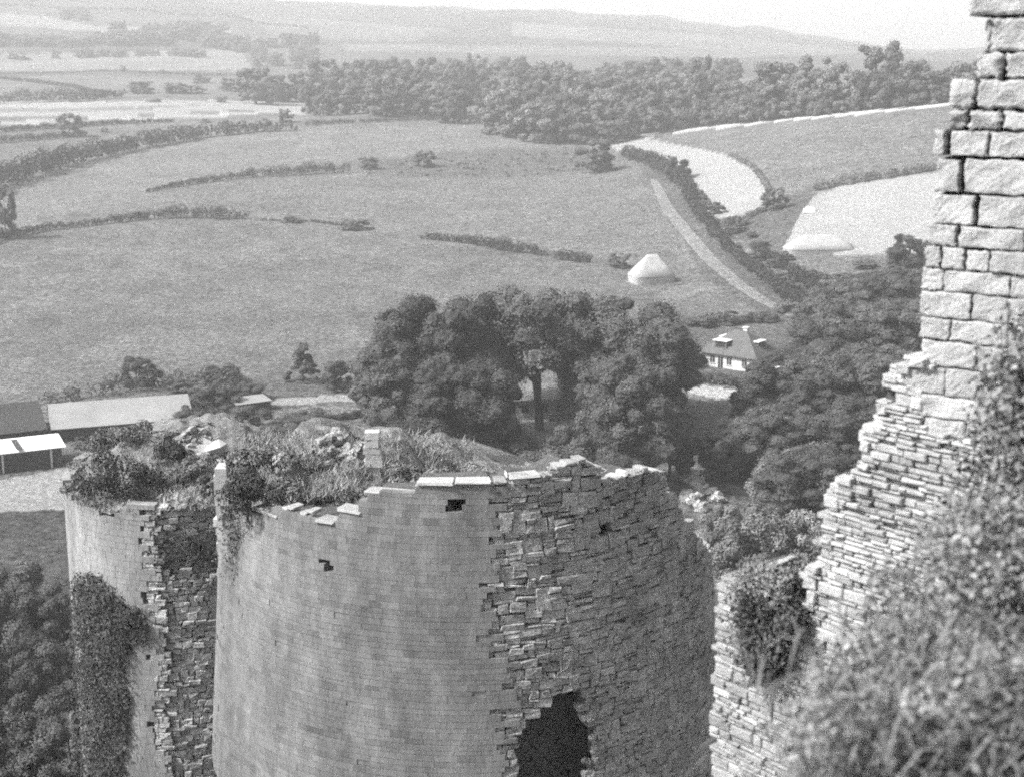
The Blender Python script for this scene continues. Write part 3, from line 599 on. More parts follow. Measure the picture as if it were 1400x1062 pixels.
def drum():
    g = np.random.default_rng(5); C = (-1.75, 52.6); R0 = 9.15; zr = 38; bat = .075
    e = empty('round_tower', (C[0], C[1], 22), label='massive round tower in the centre, smooth stone at left and torn rubble at right', cat='ruined tower')
    fm0 = cyl_map((0, 0), R0, zr-22, bat); off = np.array([0, 0, 22.])
    def fm(u, v, w_): return fm0(u, v-22, w_)
    fm.su = R0
    H = lambda a: cyl_hit(a[0], a[1], C, R0, zr, bat)
    prof = [(300, 688), (318, 745), (334, 725), (346, 702), (380, 697), (428, 709), (431, 714), (458, 716), (461, 701), (494, 703), (497, 675), (566, 674), (570, 662), (672, 659), (676, 664), (694, 662), (697, 652), (740, 655), (760, 646), (790, 632), (815, 642), (832, 660), (855, 656), (862, 648), (888, 642), (902, 650), (918, 676), (938, 706), (950, 728), (966, 748), (979, 757)]
    tp = [H(p) for p in prof]; th = np.array([a for a, b in tp]); zt = np.array([b for a, b in tp])
    o_ = np.argsort(th); th, zt = th[o_], zt[o_]
    TH = np.concatenate([[-math.pi, -2.2, th[0]-.12], th, [th[-1]+.15, 2.3, math.pi]]); ZT = np.concatenate([[35.6, 37, zt[0]+.1], zt, [zt[-1]-.4, 33.2, 35.6]])
    top = lambda u: np.interp(u, TH, ZT)
    bnd = [H(p) for p in [(692, 655), (690, 700), (686, 745), (676, 775), (664, 830), (672, 860), (690, 900), (700, 950), (690, 1000), (690, 1062)]]
    bz = np.array([b for a, b in bnd])[::-1]; bt = np.array([a for a, b in bnd])[::-1]
    edge = lambda z: np.interp(z, bz, bt)
    def pix(u, v):
        P = fm0(u, v-22, 0)+np.array([C[0], C[1], 22]); a, b, _ = project(P); return a, b
    hole = [(700, 1100), (706, 1035), (716, 1006), (732, 982), (752, 962), (770, 945), (784, 940), (794, 955), (806, 990), (814, 1030), (816, 1100)]
    slits = [[(684, 718), (692, 718), (690, 736), (683, 738)], [(826, 714), (836, 714), (834, 732), (828, 732)], [(610, 684), (640, 682), (642, 690), (612, 692)], [(618, 694), (642, 694), (640, 701), (620, 701)], [(438, 764), (452, 764), (456, 778), (444, 780)]]
    def holed(u, v):
        a, b = pix(u, v)
        for q in [hole]+slits:
            if inpoly(a, b, q): return True
        return False
    # facing
    st = []; rub = []; cop = []
    zc = 26.0
    for (v0, v1) in courses(26, 40.6, .14, .26, g):
        vm = (v0+v1)/2; u = -1.75+g.uniform(0, .03); rowt = g.normal()*.035
        while u < edge(vm):
            L = g.uniform(.3, .62)/R0; u1 = u+L; um = u+L/2; eg = edge(vm)+g.normal()*.02
            if um < eg and vm < top(um)+.02 and not holed(um, vm):
                st.append((u+.0003, u1-.0003, v0+(.0045 if vm > 34.5 else .007), v1-(.0045 if vm > 34.5 else .007), g.normal()*.001-(g.random() < .01)*.03, .3, np.clip(1+rowt+g.normal()*.06-(g.random() < .06)*.2, .4, 1.4)))
                if vm+(v1-v0) > top(um)+.02 and um > -1.1: pass
            u = u1
    stones_mesh('ashlar_face', st, fm, 'ashlar', e, ch=.001)
    v0 = 26.0
    while v0 < 41.2:
        up = v0 > 33.6; hh = g.uniform(.28, .5) if up else g.uniform(.2, .34); u = -.6
        while u < 1.85:
            L = (g.uniform(.2, .8) if up else g.uniform(.25, .6))/R0; um = u+L/2; vb = v0+.09*math.sin(u*9+v0*.7)+.05*math.sin(u*23+v0)
            if um > edge(v0+hh/2)-.06:
                ns = g.choice([1, 2, 3], p=[.3, .45, .25]) if up else g.choice([1, 2], p=[.5, .5])
                cuts = np.concatenate([[0], np.sort(g.uniform(.2, .8, ns-1)), [1]])
                for q in range(ns):
                    a_, b_ = vb+hh*cuts[q], vb+hh*cuts[q+1]; vm = (a_+b_)/2
                    if vm > top(um)+.03 or holed(um, vm) or b_-a_ < .035: continue
                    amp = .03 if up else .014
                    rub.append((u+.0006, u+L-.0006, a_+.004, b_-.004, (-.05 if um > edge(v0) else -.09)+g.normal()*amp-(g.random() < .06)*.1, .35, np.clip(1.0+g.normal()*(.13 if up else .09), .5, 1.5)))
            u += L
        v0 += hh
    stones_mesh('rubble_face', rub, fm, 'rubble', e, ch=.02, jit=.045, jw=.5)
    # coping / loose slabs along the broken top, all one look, lit tops put into the pale tone
    for i in range(len(prof)-1):
        (a0, z0), (a1, z1) = tp[i], tp[i+1]
        if prof[i][0] < 344: continue
        flat = abs(prof[i+1][1]-prof[i][1]) < 8 and prof[i][0] < 760
        n = max(1, int(abs(a1-a0)*R0/(.9 if flat else .3)))
        for k in range(n):
            ua, ub = a0+(a1-a0)*k/n, a0+(a1-a0)*(k+1)/n
            if ub < ua: continue
            zz = max(z0+(z1-z0)*(k+.5)/n, 0)+g.normal()*.03
            if not flat: zz = z0+(z1-z0)*(k+.5)/n+g.normal()*.06
            thk = g.uniform(.06, .09) if flat else g.uniform(.07, .15)
            cop.append((ua+.002, ub-.002, zz-.02, zz+thk, .05+g.normal()*.03 if flat else -.08+g.normal()*.06, (.62 if flat else .5), g.uniform(.7, 1.1)))
    for c_ in cop: stones_mesh('coping_stone', [c_], fm, 'slab', e, ch=.03, jit=.025)
    # core ring
    U = np.linspace(-math.pi, math.pi, 361); Zs = np.linspace(0, 1, 60); zb = 20.
    V = []; nU = len(U)
    outz = np.array([[zb+(top(u)-.12-zb)*k for u in U] for k in Zs])
    UU = np.tile(U, (60, 1)); wv = -.3+.03*np.sin(UU*70+outz*13)
    P1 = fm(UU.ravel(), outz.ravel(), wv.ravel()).reshape(60, nU, 3)
    zi = np.array([top(u)-.15 for u in U]); Pin = fm(U, zi, np.full(nU, -1.9)); Pin2 = fm(U, np.full(nU, zb), np.full(nU, -1.9))
    allV = np.concatenate([P1.reshape(-1, 3), Pin, Pin2]); idx = np.arange(60*nU).reshape(60, nU); Fq = []
    for k in range(59):
        for j in range(nU-1):
            um, vm = (U[j]+U[j+1])/2, (outz[k, j]+outz[k+1, j])/2
            if abs(um) < .9 and holed(um, vm): continue
            Fq.append((idx[k, j], idx[k, j+1], idx[k+1, j+1], idx[k+1, j]))
    b0 = 60*nU
    for j in range(nU-1): Fq.append((idx[59, j], idx[59, j+1], b0+j+1, b0+j)); Fq.append((b0+j, b0+j+1, b0+nU+j+1, b0+nU+j))
    mesh('wall_core', allV, np.array(Fq), M['mortar'], e)
    # turf fill
    def fz(x, y):
        xx = x; z = np.interp(xx, [-9, -6, -3, 0, 3, 6, 9], [37.35, 37.3, 36.9, 35.7, 34.4, 33.2, 32.4])-22
        z = z-.5*sstep(-2, -8, y)*(x < -3)*sstep(-3, -6, x)+.7*np.exp(-((x+6.5)**2+(y-1)**2)/9)+.3*snoise(x, y, 5, 4)+.16*snoise(x, y, 1.6, 14)
        return z
    a = np.linspace(0, 2*math.pi, 181); rr = np.linspace(0, 8.9, 70); A, RR = np.meshgrid(a, rr); X, Y = np.sin(A)*RR, -np.cos(A)*RR
    um = np.arctan2(X, -Y); Z = np.minimum(fz(X, Y), np.where(RR > 6.8, np.interp(um, TH, ZT)-22-.1+.05*(8.9-RR), 99)); i2 = np.arange(70*181).reshape(70, 181)
    F2 = np.stack([i2[:-1, :-1], i2[:-1, 1:], i2[1:, 1:], i2[1:, :-1]], -1).reshape(-1, 4)
    mesh('turf_top', np.stack([X, Y, Z], -1).reshape(-1, 3), F2, M['turf'], e, smooth=True)
    # recess backs so the opening reads deep
    return e, C, fz, fm, H, top
DR, DC, dfz, dfm, DH, dtop = drum()
def rock_pile(name, pts, m, parent=None, g=rng, **k):
    """pts: x,y,z,size ; lumpy angular stones in ONE mesh"""
    mb = MB(); c0 = np.mean([p[:3] for p in pts], 0) if parent is None else np.zeros(3)
    for x, y, z, s in pts:
        sx, sy, sz = s*g.uniform(.8, 1.6), s*g.uniform(.7, 1.2), s*g.uniform(.45, .9)
        V = np.array([(a, b, c) for c in (-1, 0, 1) for a, b in ((-1, -1), (0, -1.2), (1, -1), (1.2, 0), (1, 1), (0, 1.2), (-1, 1), (-1.2, 0))], float)
        sc = np.where(V[:, 2:3] == 0, 1.0, .72); V[:, :2] *= sc; V += g.normal(size=V.shape)*.2; V *= np.array([sx, sy, sz])/2
        rz = g.uniform(0, 6.28); ca, sa = math.cos(rz), math.sin(rz); tl = g.normal()*.25; V[:, 2] += V[:, 0]*tl; V = np.stack([V[:, 0]*ca-V[:, 1]*sa, V[:, 0]*sa+V[:, 1]*ca, V[:, 2]], 1)+np.array([x, y, z])-c0
        Fq = [[q*8+i, q*8+(i+1) % 8, q*8+8+(i+1) % 8, q*8+8+i] for q in (0, 1) for i in range(8)]+[[16, 17, 18, 23], [18, 19, 22, 23], [19, 20, 21, 22], [0, 7, 2, 1], [2, 7, 6, 3], [3, 6, 5, 4]]
        mb.add(V, Fq, g.uniform(.75, 1.25))
    o = mb.build(name, M[m], parent)
    if parent is None: o.location = c0
    return tag(o, **k)
# rubble hump and pillar on the tower top
def on_drum(px, py):
    z = 37.0
    for _ in range(8): P = at_z(px, py, z); z = float(dfz(P[0]-DC[0], P[1]-DC[1]))+22
    return P
pts = []
for i in range(300):
    px = rng.uniform(404, 505); f = (px-408)/97
    topy = 578+abs(px-452)*.55; py = 632-rng.uniform(0, 1)**.8*0
    P = on_drum(px, 625); yy = P[1]+rng.uniform(-.4, 1.6); hmax = (632-topy)/F*56*1.0; z = 36.9+rng.uniform(-.2, max(.1, hmax))*(1-abs(yy-P[1]-.6)*.25)
    pts.append((P[0], yy, z, rng.uniform(.14, .42)))
rock_pile('rubble_heap', pts, 'rubble', label='domed heap of broken rubble masonry on the back of the round tower', cat='rubble')
P = on_drum(511, 646); mb = MB(); z = P[2]-.3
for i in range(7): h = rng.uniform(.18, .3); mb.box((rng.normal()*.03, rng.normal()*.03, z-P[2]+h/2), (.55+rng.normal()*.05, .5, h-.01), rng.normal()*.06, rng.uniform(.9, 1.3)); z += h
o = mb.build('stone_pillar', M['slab']); o.location = P; tag(o, label='short pale square stump of wall beside the rubble heap', cat='pillar')
P = at_y(299, 700, 53.5); mb = MB(); z = P[2]-3.5
while z < at_y(299, 642, 53.5)[2]: h = rng.uniform(.22, .36); mb.box((rng.normal()*.04, 0, z-P[2]+h/2), (.5+rng.normal()*.06, .9, h-.01), rng.normal()*.06, rng.uniform(1, 1.4)); z += h
o = mb.build('stone_stump', M['slab']); o.location = P+np.array([.22, 0, 0]); tag(o, label='pale upright stub of wall at the left rim of the round tower', cat='pillar')
# ---- left tower
def left_tower():
    g = np.random.default_rng(15); R0 = 5.7; zr = 33; bat = .0; P = at_y(263, 700, 64); C = (P[0], 64.)
    e = empty('broken_tower', (C[0], C[1], 15), label='smaller broken tower at left, pale outer face with a dark ivy patch', cat='ruined tower')
    def fm(u, v, w_): r = R0+(zr-v)*bat+w_; return np.stack([r*np.sin(u), -r*np.cos(u), v-15], -1)
    fm.su = R0
    H = lambda a: cyl_hit(a[0], a[1], C, R0, zr, bat)
    prof = [(95, 676), (104, 688), (125, 697), (150, 706), (165, 697), (178, 692), (198, 694), (206, 690), (228, 696), (250, 692), (280, 700), (295, 696), (330, 690)]
    tp = [H(p) for p in prof]; th = np.array([a for a, b in tp]); zt = np.array([b for a, b in tp]); o_ = np.argsort(th); th, zt = th[o_], zt[o_]
    TH = np.concatenate([[-math.pi, -2.1], th, [1.2, math.pi]]); ZT = np.concatenate([[34, zt[0]+.6], zt, [zt[-1], 34]])
    top = lambda u: np.interp(u, TH, ZT)
    bnd = [H(p) for p in [(208, 690), (206, 720), (200, 760), (208, 800), (212, 850), (214, 900), (218, 980), (222, 1062)]]
    bz = np.array([b for a, b in bnd])[::-1]; bt = np.array([a for a, b in bnd])[::-1]; edge = lambda z: np.interp(z, bz, bt)
    def pix(u, v): a, b, _ = project(fm(u, v, 0)+np.array([C[0], C[1], 15])); return a, b
    hollow = [(214, 748), (226, 730), (244, 722), (262, 733), (280, 724), (298, 740), (298, 776), (280, 792), (258, 780), (236, 794), (222, 774)]
    st = []; rub = []
    for v0, v1 in courses(16, 36, .22, .3, g):
        vm = (v0+v1)/2; u = -1.9
        while u < 1.3:
            L = g.uniform(.3, .6)/R0; um = u+L/2
            if um < edge(vm)+g.normal()*.05+.04*math.sin(vm*2.1) and vm < top(um)+.02: st.append((u+.001, u+L-.001, v0+.006, v1-.006, g.normal()*.004, .5, np.clip(1.45+g.normal()*.05, .4, 1.5)))
            u += L
    v0 = 16.
    while v0 < 36:
        hh = g.uniform(.14, .34); u = edge(v0)-.05
        while u < 1.3:
            L = g.uniform(.2, .6)/R0; um = u+L/2; vm = v0+hh/2+.06*math.sin(u*13)
            if u > edge(vm)-.2 and vm < top(um)+.03:
                a, b = pix(um, vm); w_ = -.55+g.normal()*.05
                if inpoly(a, b, hollow): w_ -= .3
                rub.append((u+.001, u+L-.001, vm-hh*.48, vm+hh*.48, (w_+.33 if um > edge(vm)+.07 else -.04+g.normal()*.02), .6, np.clip(1.15+g.normal()*.18, .4, 1.5)))
            u += L
        v0 += hh
    stones_mesh('outer_face', st, fm, 'ashlar', e, ch=.002); stones_mesh('rubble_face', rub, fm, 'rubble', e, ch=.025, jit=.05, jw=.5)
    U = np.linspace(-math.pi, math.pi, 181); K = 40; outz = np.array([[12+(top(u)-.15-12)*k for u in U] for k in np.linspace(0, 1, K)]); UU = np.tile(U, (K, 1)); nU = 181
    w_ = np.full(UU.shape, -.45)
    for k in range(K):
        for j in range(nU):
            if UU[k, j] > edge(outz[k, j])-.03 and abs(UU[k, j]) < 1.3:
                a, b = pix(UU[k, j], outz[k, j]); w_[k, j] = -.75-(1.0 if inpoly(a, b, hollow) else 0)
    P1 = fm(UU.ravel(), outz.ravel(), w_.ravel()).reshape(-1, 3); idx = np.arange(K*nU).reshape(K, nU); Fq = np.stack([idx[:-1, :-1], idx[:-1, 1:], idx[1:, 1:], idx[1:, :-1]], -1).reshape(-1, 4)
    mesh('wall_core', P1, Fq, M['mortar'], e)
    def fz(x, y):
        r = np.hypot(x, y); z = 18.3+2.0*np.exp(-((x+1.0)**2+(y-2.)**2)/10)+1.2*np.exp(-((x-2.2)**2+(y-2.5)**2)/3.)+.3*snoise(x, y, 3, 21)+.12*snoise(x, y, 1., 22)
        return z
    a = np.linspace(0, 2*math.pi, 145); rr = np.linspace(0, R0-.1, 60); A, RR = np.meshgrid(a, rr); X, Y = np.sin(A)*RR, -np.cos(A)*RR; um = np.arctan2(X, -Y)
    Z = np.where(RR > 3.4, np.minimum(fz(X, Y), (top(um)-15-.05)+(5.7-RR)*1.1), fz(X, Y)); i2 = np.arange(60*145).reshape(60, 145)
    mesh('turf_top', np.stack([X, Y, Z], -1).reshape(-1, 3), np.stack([i2[:-1, :-1], i2[:-1, 1:], i2[1:, 1:], i2[1:, :-1]], -1).reshape(-1, 4), M['turf'], e, smooth=True)
    def surf(x, y):
        r = math.hypot(x, y); z = float(fz(x, y)); 
        if r > 3.4: z = min(z, float(top(math.atan2(x, -y)))-15-.05+(5.7-r)*1.1)
        return z+15
    return e, C, surf, fm, H, top
LT, LC, lsurf, lfm, LH, ltop = left_tower()
def on_left(px, py):
    z = 34.
    for _ in range(10):
        P = at_z(px, py, z); x, y = P[0]-LC[0], P[1]-LC[1]; r = math.hypot(x, y)
        if r > 5.5: x, y = x*5.5/r, y*5.5/r
        z = z*.5+lsurf(x, y)*.5
    return np.array([x+LC[0], y+LC[1], lsurf(x, y)])
pts = []
for i in range(150):
    px = rng.uniform(215, 312); py = 562+(px-215)*.55+rng.uniform(-4, 26); P = on_left(px, py); pts.append((*(P+[0, 0, rng.uniform(-.1, .15)]), rng.uniform(.1, .36)))
for i in range(60):
    P = on_left(rng.uniform(170, 295), rng.uniform(680, 702)); pts.append((*(P+[0, 0, .0]), rng.uniform(.12, .32)))
rock_pile('loose_rubble', pts, 'rubble', label='pale loose stones strewn over the top of the smaller broken tower', cat='rubble')
pts = [(*(on_left(px, py)+[0, 0, .1]), s) for px, py, s in [(285, 610, 1.1), (272, 622, .9), (292, 618, .8)]]
rock_pile('boulder', pts, 'slab', label='large pale block leaning on the right of the smaller tower top', cat='stone')
# ---- tower plants
def clump(name, BC, BR, nl, size, m='ivy', zmin=-.6, flat=.85, spread=.6, stems=None, **k):
    BC = np.array(BC, float); loc = BC.mean(0); loc[2] = BC[:, 2].min()
    if stems:
        e = empty(name, loc, **k); V, Fq, T = blob_leaves(BC-loc, np.array(BR), nl, size, flat=flat, zmin=zmin, spread=spread); mesh('leaves', V, Fq, M[m], e, T)
        for st in stems:
            mb = MB(); mb.tube(np.array(st[0])-loc, st[1], 6); mb.build('stem', M[st[2] if len(st) > 2 else 'bark'], e)
        return e
    V, Fq, T = blob_leaves(BC-loc, np.array(BR), nl, size, flat=flat, zmin=zmin, spread=spread); o = mesh(name, V, Fq, M[m], tone=T); o.location = loc; return tag(o, **k)
def bush_on(fn, px, py, wpx, hpx, n, lb, m='ivy', name='bush', size=.12, nl=3500):
    P = fn(px, py); s = depth(P)/F; BC = []; BR = []
    for i in range(n):
        x = rng.normal()*wpx*s*.26; r = rng.uniform(.12, .2)*wpx*s; z = rng.uniform(.1, .85)*hpx*s*(1-abs(x)/(wpx*s)); BC.append(P+[x, rng.normal()*wpx*s*.2, z]); BR.append(r)
    st = [([P+[0, 0, -.2], P+[0, 0, .2], b*.7+P*.3, b], [.06, .05, .03, .01]) for b in BC[:5]]
    return clump(name, BC, BR, nl, size, m, stems=st, label=lb, cat='bush')
bush_on(on_left, 158, 680, 96, 84, 30, 'dark bush growing on the front rim of the smaller broken tower')
bush_on(on_left, 240, 625, 50, 30, 12, 'dark low bush near the back of the smaller tower top', nl=1800)
bush_on(on_left, 120, 668, 50, 28, 10, 'grey low bush at the left rim of the smaller tower', m='paleleaf', nl=1800)
bush_on(on_left, 130, 610, 60, 26, 12, 'pale low bush at the back left of the smaller tower top', m='paleleaf', nl=1800)
bush_on(on_drum, 338, 705, 80, 66, 20, 'dark bush hanging over the left rim of the round tower')
bush_on(on_drum, 432, 706, 50, 34, 10, 'small grey bush just behind the low coping stones', m='ivy', nl=1500)
bush_on(on_drum, 390, 672, 60, 22, 9, 'pale low bush in the middle of the grassy tower top', m='paleleaf', nl=1500)
bush_on(on_drum, 560, 652, 70, 26, 12, 'pale low bush at the back rim right of the square stump', m='paleleaf', nl=2200)
bush_on(on_drum, 620, 662, 60, 26, 10, 'grey low bush behind the flat coping of the round tower', m='ivy', nl=1500)
for px, py, wd, h, lb, m_ in [(470, 690, 50, 24, 'dark low bush between the low coping and the rubble heap', 'weed'), (372, 640, 70, 30, 'dark low bush on the left slope of the grassy tower top', 'weed'), (330, 640, 50, 24, 'pale low bush at the upper left of the grassy tower top', 'paleleaf'),
        (540, 668, 60, 30, 'dark low bush right of the square stump', 'weed'), (650, 660, 60, 30, 'dark low bush behind the highest flat coping', 'weed')]:
    bush_on(on_drum, px, py, wd, h, 11, lb, m=m_, nl=2000)
for px, py, wd, h, lb, m_ in [(200, 655, 60, 26, 'pale low bush in the middle of the smaller tower top', 'paleleaf'), (262, 655, 60, 30, 'dark low bush right of the middle of the smaller tower top', 'weed'), (190, 600, 60, 24, 'dark low bush at the back of the smaller tower top', 'weed'), (285, 675, 36, 30, 'dark low bush in the right corner of the smaller tower top', 'weed')]:
    bush_on(on_left, px, py, wd, h, 11, lb, m=m_, nl=2000)
def ivy_sheet(name, poly, hit, fm, off, n, size, lb, m='ivy', thick=.25):
    poly_ = np.array(poly); x0, y0 = poly_.min(0); x1, y1 = poly_.max(0); Cc = []; Nn = []
    g = rng; k = 0
    while k < n:
        a, b = g.uniform(x0, x1), g.uniform(y0, y1)
        q = [(p[0], p[1]) for p in poly]
        if not inpoly(np.array(a+g.normal()*3), np.array(b+g.normal()*5), q): k += 1 if g.random() < .3 else 0; continue
        u, v = hit((a, b)); P = fm(np.array([u]), np.array([v]), np.array([.05+abs(g.normal())*thick*(.6+.4*math.sin(a*.11)*math.sin(b*.07))]))[0]+off
        Cc.append(P); Nn.append([math.sin(u), -math.cos(u), .35]); k += 1
    Cc = np.array(Cc); Nn = np.array(Nn)+g.normal(size=Cc.shape)*.45; loc = Cc.mean(0); V, Fq, T = leaves(Cc-loc, Nn, size, g.uniform(.7, 1.3, len(Cc)))
    o = mesh(name, V, Fq, M[m], tone=T); o.location = loc; return tag(o, label=lb, cat='ivy')
ivy_sheet('ivy', [(100, 800), (112, 780), (135, 790), (160, 812), (178, 835), (190, 830), (204, 850), (198, 872), (178, 880), (170, 910), (176, 950), (176, 1000), (165, 1062), (150, 1080), (100, 1080), (98, 950)], LH, lfm, np.array([LC[0], LC[1], 15]), 12000, .17, 'dark ivy covering the outer face of the smaller broken tower')
ivy_sheet('ivy', [(308, 690), (345, 690), (340, 715), (328, 735), (322, 765), (318, 800), (314, 760), (312, 730), (305, 715)], DH, dfm, np.array([DC[0], DC[1], 22]), 900, .12, 'dark trailing ivy strand below the left rim of the round tower')
ivy_sheet('ivy', [(212, 738), (250, 722), (296, 735), (296, 770), (250, 765), (215, 770)], LH, lfm, np.array([LC[0], LC[1], 14.8]), 700, .14, 'grey ivy hanging in the hollow of the smaller tower', m='ivy')
def tufts():
    Cc = []; 
    for fn, x0, x1, y0, y1, n in ((on_left, 100, 312, 566, 700, 1500), (on_drum, 300, 640, 590, 700, 2600)):
        for i in range(n//2):
            P = fn(rng.uniform(x0, x1), rng.uniform(y0, y1)); 
            if fn is on_drum and math.hypot(P[0]-DC[0], P[1]-DC[1]) > 8.7: continue
            for k in range(10): Cc.append(P+[rng.normal()*.25, rng.normal()*.25, 0])
    Cc = np.array(Cc); n = len(Cc); a = rng.uniform(0, 6.28, n); h = rng.uniform(.07, .22, n); w_ = .022
    dx = np.stack([np.cos(a), np.sin(a), 0*a], 1)*w_; lean = np.stack([rng.normal(size=n)*.12, rng.normal(size=n)*.12, h], 1)
    V = np.stack([Cc-dx-[0, 0, .05], Cc+dx-[0, 0, .05], Cc+dx*.3+lean, Cc-dx*.3+lean], 1).reshape(-1, 3)
    tag(mesh('grass', V, np.arange(4*n).reshape(n, 4), M['blade'], tone=np.repeat(rng.uniform(.6, 1.4, n), 4)), label='rough grass growing on the tops of the two ruined towers', cat='grass', kind='stuff')
tufts()
BC = [dfm(u, v, .1)+np.array([DC[0], DC[1], 22.]) for u, v in [DH((rng.uniform(796, 822), rng.uniform(975, 1062))) for _ in range(12)]]
clump('plant', BC, np.full(12, .13), 1500, .07, 'weed', label='weeds rooted at the right side of the dark opening low in the round tower', cat='plant')
# low ruined wall right of the tower
pts = []
for a, b in [((936, 656), (958, 664)), ((952, 668), (990, 690)), ((938, 678), (962, 700))]:
    for i in range(26):
        f = rng.random(); p = ground([a[0]+(b[0]-a[0])*f+rng.normal()*2], [a[1]+(b[1]-a[1])*f+rng.normal()*2])[0]; pts.append((*(p+[0, 0, rng.uniform(0, 1.0)]), rng.uniform(.5, 1.1)))
rock_pile('ruined_wall', pts, 'slab', label='scattered pale blocks of a low ruined wall right of the round tower', cat='ruined wall')
# ------------------------------------------------------------------ near keep wall
P0 = np.array([3.78, 13.0]); A1 = np.array([.82, -.572]); N1 = np.array([-.572, -.82]); A2 = np.array([.65, -.76]); N2 = np.array([-.76, -.65])
def plane_map(A, N_, ox=P0):
    def fn(u, v, w_): 
        u, v, w_ = map(np.asarray, (u, v, w_)); return np.stack([ox[0]+A[0]*u+N_[0]*w_, ox[1]+A[1]*u+N_[1]*w_, v], -1)
    fn.su = 1.0; return fn
def plane_hit(px, py, A, N_):
    d = ray(px, py); t = (P0[0]*N_[0]+P0[1]*N_[1])/(d[0]*N_[0]+d[1]*N_[1]); P = d*t; return (P[0]-P0[0])*A[0]+(P[1]-P0[1])*A[1], CAMZ+P[2]
def keep():
    g = np.random.default_rng(33)
    e = empty('keep_wall', (P0[0]+1.2, P0[1]+.5, 40), label='tall near wall of big squared blocks at the right edge, stepping up to the sky', cat='ruined wall')
    off = np.array([P0[0]+1.2, P0[1]+.5, 40]); fm = plane_map(A1, N1)
    rows = [(-60, -32, [1330, 1420, 1500]), (-32, 24, [1326, 1450, 1560]), (25, 72, [1341, 1353.5, 1420, 1500]), (72, 108, [1334, 1374, 1440, 1500]), (108, 149, [1297, 1339, 1420, 1500]), (150, 177, [1298, 1326, 1371, 1440, 1500]), (178, 214, [1276, 1299, 1352, 1410, 1500]),
            (216, 264, [1278, 1318, 1410, 1500]), (265, 308, [1274, 1337, 1420, 1500]), (308, 338, [1268, 1312, 1402, 1500]), (338, 369, [1264, 1288, 1321, 1354, 1430, 1500]), (369, 400, [1259, 1290, 1382, 1440, 1500]), (400, 436, [1258, 1329, 1410, 1500]),
            (436, 467, [1258, 1300, 1390, 1500]), (467, 504, [1258, 1335, 1420, 1500]), (504, 543, [1236, 1292, 1370, 1440, 1500]), (543, 574, [1250, 1338, 1420, 1500]), (574, 606, [1262, 1320, 1400, 1500])]
    gaps = {(4, 0): .075, (3, 0): .03, (6, 0): .07, (7, 0): .07, (8, 0): .06, (9, 0): .05, (5, 0): .045, (2, 0): .02, (10, 0): .03, (10, 1): .03}
    VV = []; FF = []; TT = []; nv = 0
    ns, ntt = 17, 11
    ss = np.sign(np.linspace(-1, 1, ns))*(1-(1-np.abs(np.linspace(-1, 1, ns)))**1.8); tt_ = np.sign(np.linspace(-1, 1, ntt))*(1-(1-np.abs(np.linspace(-1, 1, ntt)))**1.8)
    for ri, (y0, y1, xs) in enumerate(rows):
        vT = plane_hit(1300, y0, A1, N1)[1]; vB = plane_hit(1300, y1, A1, N1)[1]
        for k in range(len(xs)-1):
            u0 = plane_hit(xs[k], (y0+y1)/2, A1, N1)[0]; u1 = plane_hit(xs[k+1], (y0+y1)/2, A1, N1)[0]
            gp = gaps.get((ri, k), .012)*.75; u1 -= gp; u0 += .004; t0, b0 = vT-.007-(.012 if (ri, k) in ((7, 0), (8, 0), (10, 2)) else 0), vB+.007
            hu, hv = (u1-u0)/2, (t0-b0)/2; SS, TTt = np.meshgrid(ss, tt_); sd = g.integers(9999)
            rough = 1.0 if ri > 5 else 2.0
            U = (u0+u1)/2+hu*SS+(.012*rough)*snoise(TTt*3, SS*1.5, 2.5, sd)*np.abs(SS); Vv = (t0+b0)/2+hv*TTt+(.009*rough)*snoise(SS*3, TTt, 2.5, sd+1)*np.abs(TTt)
            rc = .014*rough; ed = np.minimum((1-np.abs(SS))*hu, (1-np.abs(TTt))*hv); W = -rc*np.clip(1-ed/rc, 0, 1)**2.2+.012*rough*snoise(U*1.0+sd, Vv, .35, sd+2)+.005*snoise(U+sd, Vv, .09, sd+3)+g.normal()*.014
            if k == 0 and ri == 2: W -= .09
            V = fm(U.ravel(), Vv.ravel(), W.ravel())
            # skirt
            idx = np.arange(ns*ntt).reshape(ntt, ns); Fq = np.stack([idx[:-1, :-1], idx[:-1, 1:], idx[1:, 1:], idx[1:, :-1]], -1).reshape(-1, 4)
            br = np.concatenate([idx[0, :], idx[1:, -1], idx[-1, -2::-1], idx[-2:0:-1, 0]]); nb = len(br)
            Vb = fm(U.ravel()[br], Vv.ravel()[br], np.full(nb, -.34)); Fb = np.stack([br, np.roll(br, -1), len(V)+np.roll(np.arange(nb), -1), len(V)+np.arange(nb)], 1)
            VV.append(V); VV.append(Vb); FF.append(Fq+nv); FF.append(Fb+nv); tn = np.clip(1.0+g.normal()*.06-(ri < 3)*.12, .5, 1.2); TT.append(np.full(len(V)+nb, tn)); nv += len(V)+nb
    mesh('block_face', np.concatenate(VV)-off, np.concatenate(FF), M['keep'], e, np.concatenate(TT))
    mb = MB()
    for ri, (y0, y1, xs) in enumerate(rows):   # dark backing behind open joints
        vT = plane_hit(1300, y0, A1, N1)[1]; vB = plane_hit(1300, y1, A1, N1)[1]; u0 = plane_hit(xs[0], (y0+y1)/2, A1, N1)[0]+.05; u1 = 4.0
        c = P0+A1*(u0+u1)/2-N1*(.12+.9); mb.box((c[0]-off[0], c[1]-off[1], (vT+vB)/2-off[2]), (u1-u0, 1.8, vT-vB-.004), math.atan2(A1[1], A1[0]), .6)
    mb.build('wall_core', M['mortar'], e)
keep()
